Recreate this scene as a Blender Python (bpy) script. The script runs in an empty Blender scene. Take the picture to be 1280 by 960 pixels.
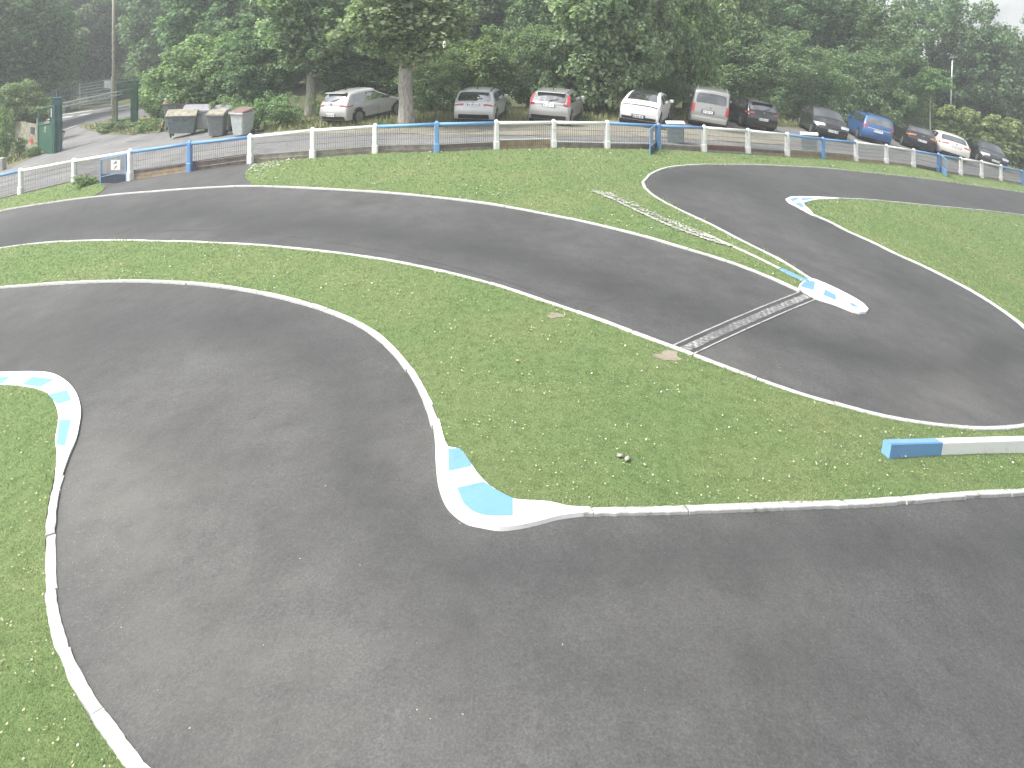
import bpy, bmesh, math, random
import numpy as np
from mathutils import Vector, Matrix, noise
from mathutils.geometry import delaunay_2d_cdt

random.seed(7)
R = math.radians
scene = bpy.context.scene
COL = scene.collection

# ------------------------------------------------------------------ terrain
# The circuit lies on a flat-topped mound: level straight ahead, falling away
# gently to both sides.  Plan outlines were surveyed as (u, v) sight readings
# from the 4.4 m timing tower and are turned into metres here.
F, H, VH0, CK, U0 = 900.0, 4.4, 30.0, 2.46e-4, 580.0

def vh(u):
    return VH0 + CK * (u - U0) ** 2

def gp(u, v, dz=0.0):
    Y = F * H / (v - vh(u))
    return Vector(((u - 640.0) / F * Y, Y, H - (v - VH0) / F * Y + dz))

def dist(u, v):
    return F * H / (v - vh(u))

def terrain(x, y):
    yc = max(y, 3.2)
    r = abs(x / yc + 60.0 / F)
    g = r * r if r < 1.1 else 1.21 + 0.88 * (1 - math.exp(-(r - 1.1) / 0.4))
    return -F * CK * yc * g

def ground(x, y, dz=0.0):
    return Vector((x, y, terrain(x, y) + dz))

def slope_normal(x, y):
    e = 0.4
    return Vector((terrain(x - e, y) - terrain(x + e, y), terrain(x, y - e) - terrain(x, y + e), 2 * e)).normalized()

# ------------------------------------------------------------------ materials
def new_mat(name):
    m = bpy.data.materials.new(name)
    m.use_nodes = True
    nt = m.node_tree
    b = nt.nodes['Principled BSDF']
    return m, nt, b

def N(nt, kind, **kw):
    n = nt.nodes.new(kind)
    for k, v in kw.items():
        setattr(n, k, v)
    return n

def ramp(nt, fac, stops):
    r = nt.nodes.new('ShaderNodeValToRGB')
    cr = r.color_ramp
    while len(cr.elements) < len(stops):
        cr.elements.new(0.5)
    for e, (p, c) in zip(cr.elements, stops):
        e.position = p
        e.color = (*c, 1) if len(c) == 3 else c
    nt.links.new(fac, r.inputs[0])
    return r.outputs[0]

def noise_fac(nt, scale, detail=4, rough=0.55, coord=None, dist_=0.0):
    t = N(nt, 'ShaderNodeTexNoise')
    t.inputs['Scale'].default_value = scale
    t.inputs['Detail'].default_value = detail
    t.inputs['Roughness'].default_value = rough
    t.inputs['Distortion'].default_value = dist_
    if coord is not None:
        nt.links.new(coord, t.inputs['Vector'])
    return t.outputs['Fac']

def position(nt):
    return N(nt, 'ShaderNodeNewGeometry').outputs['Position']

def objcoord(nt):
    return N(nt, 'ShaderNodeTexCoord').outputs['Object']

def mixc(nt, fac, a, b, mode='MIX'):
    m = N(nt, 'ShaderNodeMix', data_type='RGBA', blend_type=mode)
    if hasattr(fac, 'links') or hasattr(fac, 'is_linked'):
        nt.links.new(fac, m.inputs[0])
    else:
        m.inputs[0].default_value = fac
    for s, v in ((6, a), (7, b)):
        if isinstance(v, (tuple, list)):
            m.inputs[s].default_value = (*v, 1)
        else:
            nt.links.new(v, m.inputs[s])
    return m.outputs[2]

def math_(nt, op, a, b=None):
    m = N(nt, 'ShaderNodeMath', operation=op)
    for i, v in enumerate((a, b)):
        if v is None:
            continue
        if isinstance(v, (int, float)):
            m.inputs[i].default_value = v
        else:
            nt.links.new(v, m.inputs[i])
    return m.outputs[0]

def bump(nt, b, fac, strength, distance):
    bp = N(nt, 'ShaderNodeBump')
    bp.inputs['Strength'].default_value = strength
    bp.inputs['Distance'].default_value = distance
    nt.links.new(fac, bp.inputs['Height'])
    nt.links.new(bp.outputs[0], b.inputs['Normal'])

def simple(name, col, rough=0.6, metal=0.0, var=0.12, scale=6.0, coat=0.0, spec=0.5, bumpy=0.0):
    """plain surface with a little dirt / fading noise"""
    m, nt, b = new_mat(name)
    f = noise_fac(nt, scale, 5, 0.6, objcoord(nt))
    lo = tuple(c * (1 - var * 1.6) for c in col)
    hi = tuple(min(1, c * (1 + var)) for c in col)
    nt.links.new(ramp(nt, f, [(0.3, lo), (0.7, hi)]), b.inputs['Base Color'])
    b.inputs['Roughness'].default_value = rough
    b.inputs['Metallic'].default_value = metal
    b.inputs['Coat Weight'].default_value = coat
    b.inputs['Coat Roughness'].default_value = 0.08
    b.inputs['Specular IOR Level'].default_value = spec
    if bumpy:
        bump(nt, b, noise_fac(nt, scale * 6, 4, 0.6, objcoord(nt)), bumpy, 0.02)
    return m

def asphalt(name, lo, hi, rubber=False):
    m, nt, b = new_mat(name)
    p = position(nt)
    big = noise_fac(nt, 0.35, 4, 0.55, p, 0.6)
    mid = noise_fac(nt, 2.2, 5, 0.6, p)
    fine = noise_fac(nt, 55.0, 3, 0.75, p)
    c = ramp(nt, big, [(0.32, lo), (0.68, hi)])
    c = mixc(nt, 0.5, c, ramp(nt, mid, [(0.3, (0.62,) * 3), (0.7, (1.25,) * 3)]), 'MULTIPLY')
    c = mixc(nt, 1.0, c, ramp(nt, fine, [(0.28, (0.66,) * 3), (0.5, (1.0,) * 3), (0.72, (1.5,) * 3)]), 'MULTIPLY')
    grain = noise_fac(nt, 24.0, 5, 0.8, p)
    c = mixc(nt, 0.45, c, ramp(nt, grain, [(0.33, (0.7,) * 3), (0.5, (1.0,) * 3), (0.67, (1.4,) * 3)]), 'MULTIPLY')
    spots = noise_fac(nt, 5.5, 6, 0.7, p)
    c = mixc(nt, 0.35, c, ramp(nt, spots, [(0.36, (0.72,) * 3), (0.46, (1.0,) * 3), (0.6, (1.0,) * 3), (0.72, (1.25,) * 3)]), 'MULTIPLY')
    if rubber:
        a = N(nt, 'ShaderNodeAttribute', attribute_name='rubber')
        streak = noise_fac(nt, 1.1, 4, 0.6, p, 0.3)
        k = math_(nt, 'MULTIPLY', a.outputs['Fac'], ramp(nt, streak, [(0.3, (0.7,) * 3), (0.65, (1,) * 3)]))
        c = mixc(nt, math_(nt, 'MULTIPLY', k, 0.68), c, (0.026, 0.027, 0.028))
        d = N(nt, 'ShaderNodeAttribute', attribute_name='dust')
        c = mixc(nt, math_(nt, 'MULTIPLY', d.outputs['Fac'], ramp(nt, noise_fac(nt, 3.0, 5, 0.65, p), [(0.3, (0.2,) * 3), (0.7, (0.8,) * 3)])), c, (0.128, 0.124, 0.115))
    nt.links.new(c, b.inputs['Base Color'])
    b.inputs['Roughness'].default_value = 0.78
    b.inputs['Specular IOR Level'].default_value = 0.35
    bump(nt, b, fine, 0.5, 0.006)
    return m

def lawn_mat(name, stops, dry):
    m, nt, b = new_mat(name)
    p = position(nt)
    a = noise_fac(nt, 0.45, 4, 0.55, p, 0.4)
    c1 = noise_fac(nt, 7.0, 6, 0.65, p)
    c2 = noise_fac(nt, 46.0, 4, 0.75, p)
    c = ramp(nt, c2, stops)
    c = mixc(nt, math_(nt, 'MULTIPLY', ramp(nt, a, [(0.42, (0,) * 3), (0.7, (1,) * 3)]), 0.55), c, dry)
    c = mixc(nt, 0.8, c, ramp(nt, c1, [(0.3, (0.6, 0.64, 0.6)), (0.52, (1, 1, 1)), (0.75, (1.3, 1.22, 1.2))]), 'MULTIPLY')
    nt.links.new(c, b.inputs['Base Color'])
    b.inputs['Roughness'].default_value = 0.9
    b.inputs['Specular IOR Level'].default_value = 0.15
    bump(nt, b, c2, 0.9, 0.03)
    return m

def blade_mat(name, cols):
    m, nt, b = new_mat(name)
    rnd = N(nt, 'ShaderNodeNewGeometry').outputs['Random Per Island']
    p = position(nt)
    c = ramp(nt, rnd, cols)
    a = noise_fac(nt, 0.45, 4, 0.55, p, 0.4)
    c = mixc(nt, 0.8, c, ramp(nt, a, [(0.35, (0.8, 0.9, 0.85)), (0.7, (1.2, 1.08, 1.05))]), 'MULTIPLY')
    nt.links.new(c, b.inputs['Base Color'])
    b.inputs['Roughness'].default_value = 0.75
    b.inputs['Specular IOR Level'].default_value = 0.2
    va = N(nt, 'ShaderNodeVectorMath', operation='MULTIPLY_ADD')      # soft blades: normals lean to the sky
    nt.links.new(N(nt, 'ShaderNodeNewGeometry').outputs['Normal'], va.inputs[0])
    va.inputs[1].default_value = (.45, .45, .45); va.inputs[2].default_value = (0, 0, .75)
    nt.links.new(va.outputs[0], b.inputs['Normal'])
    tr = N(nt, 'ShaderNodeBsdfTranslucent')
    nt.links.new(c, tr.inputs[0])
    mx = N(nt, 'ShaderNodeMixShader')
    mx.inputs[0].default_value = 0.3
    nt.links.new(b.outputs[0], mx.inputs[1])
    nt.links.new(tr.outputs[0], mx.inputs[2])
    nt.links.new(mx.outputs[0], nt.nodes['Material Output'].inputs[0])
    return m

def leaf_mat(name, dark, mid, light):
    """leaves: each leaf its own tint, each tree its own hue"""
    m, nt, b = new_mat(name)
    rnd = N(nt, 'ShaderNodeNewGeometry').outputs['Random Per Island']
    oi = N(nt, 'ShaderNodeObjectInfo').outputs['Random']
    c = ramp(nt, rnd, [(0.0, dark), (0.45, mid), (1.0, light)])
    hs = N(nt, 'ShaderNodeHueSaturation')
    nt.links.new(math_(nt, 'ADD', math_(nt, 'MULTIPLY', oi, 0.035), 0.477), hs.inputs['Hue'])
    nt.links.new(math_(nt, 'ADD', math_(nt, 'MULTIPLY', oi, 0.5), 1.55), hs.inputs['Value'])
    hs.inputs['Saturation'].default_value = 0.9
    nt.links.new(c, hs.inputs['Color'])
    nt.links.new(hs.outputs[0], b.inputs['Base Color'])
    b.inputs['Roughness'].default_value = 0.55
    b.inputs['Specular IOR Level'].default_value = 0.3
    tr = N(nt, 'ShaderNodeBsdfTranslucent')
    nt.links.new(mixc(nt, 1.0, hs.outputs[0], (1.0, 1.15, 0.6), 'MULTIPLY'), tr.inputs[0])
    mx = N(nt, 'ShaderNodeMixShader')
    mx.inputs[0].default_value = 0.5
    nt.links.new(b.outputs[0], mx.inputs[1])
    nt.links.new(tr.outputs[0], mx.inputs[2])
    nt.links.new(mx.outputs[0], nt.nodes['Material Output'].inputs[0])
    return m

def paint_worn(name, col, under, amount=0.35, rough=0.6):
    m, nt, b = new_mat(name)
    p = position(nt)
    f = noise_fac(nt, 9.0, 7, 0.7, p)
    g = noise_fac(nt, 0.7, 3, 0.5, p)
    c = mixc(nt, math_(nt, 'MULTIPLY', ramp(nt, f, [(0.5, (0,) * 3), (0.72, (1,) * 3)]), amount), col, under)
    c = mixc(nt, 0.25, c, ramp(nt, g, [(0.3, (0.75,) * 3), (0.7, (1.1,) * 3)]), 'MULTIPLY')
    sc = noise_fac(nt, 4.0, 7, 0.75, p, 1.2)          # scuffs and grime
    c = mixc(nt, math_(nt, 'MULTIPLY', ramp(nt, sc, [(0.56, (0,) * 3), (0.68, (1,) * 3)]), min(.8, amount + .1)), c, tuple(x * .55 for x in under))
    nt.links.new(c, b.inputs['Base Color'])
    b.inputs['Roughness'].default_value = rough
    return m

def bark_mat(name, lo, hi):
    m, nt, b = new_mat(name)
    tc = objcoord(nt)
    mp = N(nt, 'ShaderNodeMapping')
    mp.inputs['Scale'].default_value = (1, 1, 0.25)
    nt.links.new(tc, mp.inputs[0])
    f = noise_fac(nt, 14.0, 6, 0.7, mp.outputs[0])
    nt.links.new(ramp(nt, f, [(0.3, lo), (0.68, hi)]), b.inputs['Base Color'])
    b.inputs['Roughness'].default_value = 0.9
    bump(nt, b, f, 1.0, 0.05)
    return m

def glass_mat(name, col=(0.032, 0.036, 0.038), rough=0.04):
    m, nt, b = new_mat(name)
    f = noise_fac(nt, 2.0, 2, 0.5, objcoord(nt))
    nt.links.new(ramp(nt, f, [(0.3, col), (0.7, tuple(c * 1.6 for c in col))]), b.inputs['Base Color'])
    b.inputs['Roughness'].default_value = rough
    b.inputs['Specular IOR Level'].default_value = 0.9
    b.inputs['Coat Weight'].default_value = 1.0
    b.inputs['Coat Roughness'].default_value = 0.02
    b.inputs['Coat IOR'].default_value = 2.9
    return m

M = {}
M['asphalt'] = asphalt('track_asphalt', (0.064, 0.064, 0.0635), (0.088, 0.088, 0.087), True)
M['lot'] = asphalt('car_park_asphalt', (0.135, 0.134, 0.136), (0.2, 0.197, 0.192))
M['road'] = asphalt('road_asphalt', (0.10, 0.10, 0.105), (0.14, 0.14, 0.142))
M['gravel'] = asphalt('gravel_verge', (0.18, 0.165, 0.13), (0.28, 0.26, 0.21))
M['lawn'] = lawn_mat('lawn', [(0.28, (0.085, 0.13, 0.048)), (0.5, (0.15, 0.218, 0.085)), (0.74, (0.21, 0.272, 0.12))], (0.205, 0.23, 0.115))
M['verge'] = lawn_mat('verge', [(0.28, (0.09, 0.1, 0.04)), (0.5, (0.17, 0.18, 0.085)), (0.74, (0.28, 0.265, 0.15))], (0.26, 0.235, 0.155))
M['soil'] = lawn_mat('woodland_floor', [(0.3, (0.05, 0.06, 0.028)), (0.5, (0.09, 0.1, 0.05)), (0.72, (0.14, 0.14, 0.08))], (0.11, 0.12, 0.06))
M['bare'] = simple('bare_earth', (0.25, 0.22, 0.165), 0.95, var=0.2, scale=9, bumpy=0.6)
M['blade'] = blade_mat('grass_blades', [(0.0, (0.115, 0.178, 0.066)), (0.45, (0.19, 0.272, 0.106)), (0.82, (0.26, 0.335, 0.15)), (1.0, (0.35, 0.345, 0.2))])
M['drygrass'] = blade_mat('rough_grass', [(0.0, (0.09, 0.14, 0.05)), (0.5, (0.19, 0.22, 0.095)), (1.0, (0.36, 0.34, 0.2))])
M['daisy'] = simple('daisy_white', (0.42, 0.42, 0.34), 0.8, var=0.05)
M['butter'] = simple('flower_yellow', (0.42, 0.4, 0.2), 0.8, var=0.1)
M['kerbwhite'] = paint_worn('kerb_white_paint', (0.5, 0.5, 0.48), (0.26, 0.255, 0.22), 0.6)
M['white'] = paint_worn('fresh_white_paint', (0.83, 0.83, 0.82), (0.6, 0.6, 0.58), 0.2)
M['kerbblue'] = paint_worn('kerb_blue_paint', (0.135, 0.285, 0.47), (0.2, 0.33, 0.46), 0.3)
M['postwhite'] = paint_worn('post_white_paint', (0.83, 0.83, 0.81), (0.5, 0.5, 0.45), 0.35)
M['postblue'] = paint_worn('post_blue_paint', (0.15, 0.31, 0.56), (0.24, 0.38, 0.55), 0.3)
M['startwhite'] = paint_worn('worn_line_paint', (0.36, 0.36, 0.35), (0.1, 0.1, 0.1), 0.8)
M['roadline'] = paint_worn('road_line_paint', (0.7, 0.7, 0.68), (0.2, 0.2, 0.2), 0.4)
M['wire'] = simple('galvanised_wire', (0.2, 0.21, 0.21), 0.5, 0.4)
M['plank_tan'] = simple('plank_tan', (0.46, 0.34, 0.21), 0.85, var=0.2, scale=4)
M['plank_brown'] = simple('plank_brown', (0.2, 0.155, 0.13), 0.9, var=0.25, scale=4)
M['plank_grey'] = simple('plank_grey', (0.3, 0.265, 0.21), 0.9, var=0.25, scale=4)
M['plank_red'] = simple('plank_red', (0.26, 0.1, 0.07), 0.9, var=0.25, scale=4)
M['gatepanel'] = simple('gate_dark_panel', (0.045, 0.06, 0.09), 0.7)
M['sign'] = simple('sign_white', (0.82, 0.82, 0.8), 0.5, var=0.03)
M['ink'] = simple('sign_ink', (0.03, 0.03, 0.035), 0.6)
M['inkgrey'] = simple('sign_ink_grey', (0.22, 0.22, 0.23), 0.6)
M['bin_green'] = simple('bin_grey_green', (0.135, 0.165, 0.165), 0.55, var=0.15)
M['bin_light'] = simple('bin_light_grey', (0.40, 0.43, 0.42), 0.55, var=0.12)
M['bin_dark'] = simple('bin_dark_grey', (0.17, 0.18, 0.18), 0.6, var=0.15)
M['lid_yellow'] = simple('bin_lid_cream', (0.3, 0.28, 0.21), 0.6, var=0.35)
M['lid_red'] = simple('bin_lid_red_brown', (0.2, 0.125, 0.11), 0.6, var=0.2)
M['lid_grey'] = simple('bin_lid_grey', (0.26, 0.25, 0.28), 0.55, var=0.2)
M['rubber'] = simple('tyre_rubber', (0.018, 0.018, 0.02), 0.8)
M['alloy'] = simple('wheel_alloy', (0.32, 0.33, 0.34), 0.35, 0.8)
M['green'] = simple('green_paint', (0.024, 0.1, 0.062), 0.55, var=0.25, scale=3)
M['pillar'] = simple('blue_green_pillar_paint', (0.045, 0.12, 0.135), 0.55, var=0.2, scale=3)
M['metal'] = simple('pale_metal', (0.42, 0.44, 0.43), 0.4, 0.5)
M['wood'] = simple('pole_wood', (0.33, 0.31, 0.25), 0.85, var=0.2)
M['concrete'] = simple('concrete', (0.38, 0.37, 0.33), 0.9, var=0.2, bumpy=0.3)
M['glass'] = glass_mat('car_glass')
M['glassdark'] = glass_mat('tinted_car_glass', (0.012, 0.013, 0.016))
M['glassdark'].node_tree.nodes['Principled BSDF'].inputs['Coat IOR'].default_value = 1.7
M['redlight'] = simple('tail_lamp_red', (0.42, 0.02, 0.025), 0.15, var=0.2, scale=12, coat=1)
M['orangelight'] = simple('lamp_orange', (0.6, 0.2, 0.06), 0.15, coat=1)
M['clearlight'] = simple('head_lamp', (0.55, 0.57, 0.6), 0.12, 0.3, coat=1)
M['trim'] = simple('black_trim', (0.02, 0.02, 0.022), 0.5)
M['plate'] = simple('plate_white', (0.8, 0.8, 0.78), 0.4, var=0.03)
M['plateblue'] = simple('plate_blue', (0.03, 0.1, 0.4), 0.4)
M['chrome'] = simple('chrome', (0.6, 0.6, 0.6), 0.15, 1.0, var=0.03)
M['bark'] = bark_mat('bark_grey_brown', (0.13, 0.122, 0.105), (0.5, 0.475, 0.41))
M['barkdark'] = bark_mat('bark_dark', (0.04, 0.035, 0.03), (0.13, 0.115, 0.09))
M['cutwood'] = simple('cut_wood', (0.5, 0.42, 0.3), 0.9)
M['leaf_plane'] = leaf_mat('leaf_plane', (0.065, 0.105, 0.06), (0.135, 0.195, 0.11), (0.26, 0.32, 0.2))
M['leaf_bright'] = leaf_mat('leaf_bright', (0.05, 0.092, 0.04), (0.105, 0.168, 0.075), (0.21, 0.285, 0.13))
M['leaf_dark'] = leaf_mat('leaf_dark', (0.038, 0.072, 0.04), (0.078, 0.135, 0.07), (0.15, 0.215, 0.115))
M['leaf_fine'] = leaf_mat('leaf_fine', (0.05, 0.088, 0.046), (0.105, 0.162, 0.082), (0.19, 0.25, 0.135))
M['leaf_hedge'] = leaf_mat('leaf_hedge', (0.07, 0.11, 0.04), (0.14, 0.205, 0.075), (0.26, 0.33, 0.14))
M['flowerred'] = simple('flower_red', (0.5, 0.05, 0.05), 0.8)
# ------------------------------------------------------------------ mesh helpers
def tag(o, label=None, cat=None, group=None, kind=None):
    if label: o['label'] = label
    if cat: o['category'] = cat
    if group: o['group'] = group
    if kind: o['kind'] = kind
    return o

def empty(name, loc, rz=0.0, label=None, cat=None, group=None):
    o = bpy.data.objects.new(name, None)
    o.empty_display_size = 0.3
    COL.objects.link(o)
    o.location = loc
    o.rotation_euler = (0, 0, rz)
    return tag(o, label, cat, group)

def link(name, me, parent=None, loc=None):
    o = bpy.data.objects.new(name, me)
    COL.objects.link(o)
    if parent is not None: o.parent = parent
    if loc is not None: o.location = loc
    return o

class MB:
    """collects faces of one part; build() links them as one mesh object"""
    def __init__(s):
        s.v, s.f, s.m = [], [], []
    def add(s, verts, faces, mi=0):
        k = len(s.v)
        s.v += [tuple(p) for p in verts]
        s.f += [tuple(i + k for i in f) for f in faces]
        s.m += [mi] * len(faces)
        return s
    def box(s, c, size, mi=0, mat=None, taper=1.0, bev=0.0):
        hx, hy, hz = (d / 2 for d in size)
        b = min(bev, hx, hy)
        def ring(z, k, ins):
            x, y = hx * k - ins, hy * k - ins
            if b == 0: return [(-x, -y, z), (x, -y, z), (x, y, z), (-x, y, z)]
            return [(-x + b, -y, z), (x - b, -y, z), (x, -y + b, z), (x, y - b, z), (x - b, y, z), (-x + b, y, z), (-x, y - b, z), (-x, -y + b, z)]
        rings = [ring(-hz, taper, 0), ring(hz - b, 1, 0), ring(hz, 1, b * 0.8)] if b else [ring(-hz, taper, 0), ring(hz, 1, 0)]
        n = len(rings[0])
        pts = [Vector(p) for r in rings for p in r]
        if mat is not None: pts = [mat @ p for p in pts]
        pts = [p + Vector(c) for p in pts]
        fs = [tuple(reversed(range(n))), tuple(range(len(pts) - n, len(pts)))]
        for k in range(len(rings) - 1):
            for i in range(n):
                j = (i + 1) % n
                fs.append((k * n + i, k * n + j, k * n + n + j, k * n + n + i))
        return s.add(pts, fs, mi)
    def tube(s, pts, rad, n=8, mi=0, cap=True):
        pts = [Vector(p) for p in pts]
        if isinstance(rad, (int, float)): rad = [rad] * len(pts)
        vs, fs = [], []
        ref = None
        for i, p in enumerate(pts):
            d = (pts[min(i + 1, len(pts) - 1)] - pts[max(i - 1, 0)]).normalized()
            if ref is None or abs(ref.dot(d)) > 0.95:
                ref = Vector((0, 0, 1)) if abs(d.z) < 0.9 else Vector((1, 0, 0))
            a = d.cross(ref).normalized(); bb = a.cross(d).normalized()
            for k in range(n):
                t = 2 * math.pi * k / n
                vs.append(p + (a * math.cos(t) + bb * math.sin(t)) * rad[i])
        for i in range(len(pts) - 1):
            for k in range(n):
                j = (k + 1) % n
                fs.append((i * n + k, i * n + j, i * n + n + j, i * n + n + k))
        if cap:
            fs.append(tuple(range(n)))
            fs.append(tuple(reversed(range((len(pts) - 1) * n, len(pts) * n))))
        return s.add(vs, fs, mi)
    def disc(s, c, axis, r0, r1, h, n=20, mi=0):
        """cylinder along axis with end radii"""
        a = Vector(axis).normalized(); c = Vector(c)
        return s.tube([c - a * h / 2, c + a * h / 2], [r0, r1], n, mi)
    def build(s, name, mats, parent=None, origin=None, smooth=False, flip=True):
        me = bpy.data.meshes.new(name)
        v = s.v if origin is None else [(p[0] - origin[0], p[1] - origin[1], p[2] - origin[2]) for p in s.v]
        me.from_pydata(v, [], s.f)
        for m in (mats if isinstance(mats, (list, tuple)) else [mats]): me.materials.append(m)
        me.polygons.foreach_set('material_index', s.m)
        if flip:
            bm = bmesh.new(); bm.from_mesh(me)
            bmesh.ops.recalc_face_normals(bm, faces=bm.faces)
            bm.to_mesh(me); bm.free()
        if smooth: me.polygons.foreach_set('use_smooth', [True] * len(me.polygons))
        me.update()
        return link(name, me, parent, origin if (origin is not None and parent is None) else None)

def spline(pts, step=8.0, closed=False):
    """Catmull-Rom through surveyed points"""
    P = [Vector(p) for p in pts]
    n = len(P)
    out = []
    rng = range(n if closed else n - 1)
    for i in rng:
        p0 = P[(i - 1) % n] if closed or i > 0 else P[0] * 2 - P[1]
        p1, p2 = P[i], P[(i + 1) % n]
        p3 = P[(i + 2) % n] if closed or i + 2 < n else P[-1] * 2 - P[-2]
        k = max(1, int((p2 - p1).length / step))
        d1 = max((p1 - p0).length, 1e-6); d2 = max((p2 - p1).length, 1e-6); d3 = max((p3 - p2).length, 1e-6)
        m1 = (p2 - p0) / (d1 + d2) * d2
        m2 = (p3 - p1) / (d2 + d3) * d2
        for j in range(k):
            t = j / k
            out.append(p1 * (2*t**3 - 3*t*t + 1) + m1 * (t**3 - 2*t*t + t) + p2 * (-2*t**3 + 3*t*t) + m2 * (t**3 - t*t))
    if not closed: out.append(P[-1])
    return [tuple(p) for p in out]

def densify(poly, step=10.0):
    out = []
    n = len(poly)
    for i in range(n):
        a, b = Vector(poly[i]), Vector(poly[(i + 1) % n])
        k = max(1, int((b - a).length / step))
        for j in range(k): out.append(tuple(a.lerp(b, j / k)))
    return out

def inside(poly, U, V):
    poly = np.array(poly); r = np.zeros(U.shape, bool)
    j = len(poly) - 1
    for i in range(len(poly)):
        xi, yi = poly[i]; xj, yj = poly[j]
        c = ((yi > V) != (yj > V))
        with np.errstate(divide='ignore', invalid='ignore'):
            r ^= c & (U < (xj - xi) * (V - yi) / (yj - yi + 1e-12) + xi)
        j = i
    return r

def sheet(name, poly, off, mat, grid=22.0, dense=10.0, skirt=0.0, attrs=None, parent=None, vstep=None):
    """a surface following the terrain inside a surveyed outline"""
    poly = densify(poly, dense)
    us = [p[0] for p in poly]; vs = [p[1] for p in poly]
    gu = np.arange(min(us) + grid * .5, max(us), grid); gv = np.arange(min(vs) + grid * .4, max(vs), vstep or grid)
    UU, VV = np.meshgrid(gu, gv)
    UU = UU.ravel() + (np.random.RandomState(3).rand(UU.size) - .5) * grid * .3; VV = VV.ravel()
    ok = inside(poly, UU, VV)
    pts = [Vector(p) for p in poly] + [Vector((a, b)) for a, b in zip(UU[ok], VV[ok])]
    n = len(poly)
    res = delaunay_2d_cdt(pts, [(i, (i + 1) % n) for i in range(n)], [list(range(n))], 1, 1e-4)
    V2, E2, F2 = res[0], res[1], res[2]
    verts = [gp(p.x, p.y, off) for p in V2]
    faces = [tuple(f) for f in F2]
    if skirt:
        cnt = {}
        for f in faces:
            for a, b in zip(f, f[1:] + f[:1]):
                cnt[(a, b)] = 1
        for (a, b) in list(cnt):
            if (b, a) not in cnt:
                k = len(verts)
                verts += [verts[a] - Vector((0, 0, skirt)), verts[b] - Vector((0, 0, skirt))]
                faces.append((b, a, k, k + 1))
    me = bpy.data.meshes.new(name)
    me.from_pydata([tuple(v) for v in verts], [], faces)
    me.materials.append(mat)
    bm = bmesh.new(); bm.from_mesh(me)
    bmesh.ops.recalc_face_normals(bm, faces=bm.faces)
    up = sum(f.normal.z * f.calc_area() for f in bm.faces)
    if up < 0: bmesh.ops.reverse_faces(bm, faces=bm.faces)
    bm.to_mesh(me); bm.free()
    if attrs:
        for k, fn in attrs.items():
            at = me.attributes.new(k, 'FLOAT', 'POINT')
            at.data.foreach_set('value', [float(fn(p.x, p.y)) for p in V2] + [0.0] * (len(verts) - len(V2)))
    return link(name, me, parent)

def ribbon(name, px, width, height, mat, base=-0.02, wob=0.14, parent=None, step=7.0, smooth=True, joints=False):
    """raised narrow strip along a surveyed line"""
    pts = [gp(*p) for p in (spline(px, step) if smooth else densify(px + [px[-1]], step)[:-1] + [px[-1]])]
    mb = MB(); vs = []; fs = []
    rnd = random.Random(len(px) * 13 + int(px[0][1]))
    W = width
    st = []                                  # stations: (point, direction, side shift, lift)
    run, nxt, sh, lf = 0.0, .3, 0.0, 0.0
    for i in range(len(pts) - 1):
        a_, b_ = pts[i], pts[i + 1]
        d = b_ - a_; d.z = 0; L = d.length; d.normalize()
        st.append((a_, d, sh, lf)); t = 0.0
        while joints and run + L - t * L > nxt and L > 0:
            t += (nxt - run) / L; run = nxt
            q = a_.lerp(b_, min(t, 1)); g_ = .003 + .005 * rnd.random()
            st.append((q - d * g_, d, sh, lf)); st.append((q - d * (g_ - .001), d, sh, None))
            sh, lf = rnd.gauss(0, .0035), rnd.gauss(0, .003)
            st.append((q + d * (g_ - .001), d, sh, None)); st.append((q + d * g_, d, sh, lf))
            nxt = run + rnd.uniform(.75, 1.05)
        run += L * (1 - t)
    st.append((pts[-1], d, sh, lf))
    for p, d, s_, l_ in st:
        nrm = Vector((-d.y, d.x, 0))
        w = W * (1 + wob * (rnd.random() - .5) * 2) / 2
        hh = height + l_ if l_ is not None else .004
        for k, z in ((-1, base), (-1, hh - .008), (-.88, hh), (.88, hh), (1, hh - .008), (1, base)):
            q = p + nrm * (w * k + s_)
            vs.append((q.x, q.y, p.z + max(z, base + .001) if z != base else p.z + base))
    pts = st
    n = 6
    for i in range(len(pts) - 1):
        for k in range(n - 1):
            fs.append((i * n + k, i * n + k + 1, i * n + n + k + 1, i * n + n + k))
    fs += [(0, 1, 2, 3, 4, 5), tuple(range(len(vs) - 1, len(vs) - 7, -1))]
    mb.add(vs, fs)
    return mb.build(name, mat, parent)

def raw_mesh(name, verts, nper, mat, smooth=False):
    """numpy (N, nper, 3) polygons -> mesh of separate faces"""
    n = verts.shape[0]
    me = bpy.data.meshes.new(name)
    me.vertices.add(n * nper); me.loops.add(n * nper); me.polygons.add(n)
    me.vertices.foreach_set('co', verts.reshape(-1).astype(np.float32))
    me.loops.foreach_set('vertex_index', np.arange(n * nper, dtype=np.int32))
    me.polygons.foreach_set('loop_start', np.arange(0, n * nper, nper, dtype=np.int32))
    me.polygons.foreach_set('loop_total', np.full(n, nper, dtype=np.int32))
    me.materials.append(mat)
    me.update(); me.validate()
    return me
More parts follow.
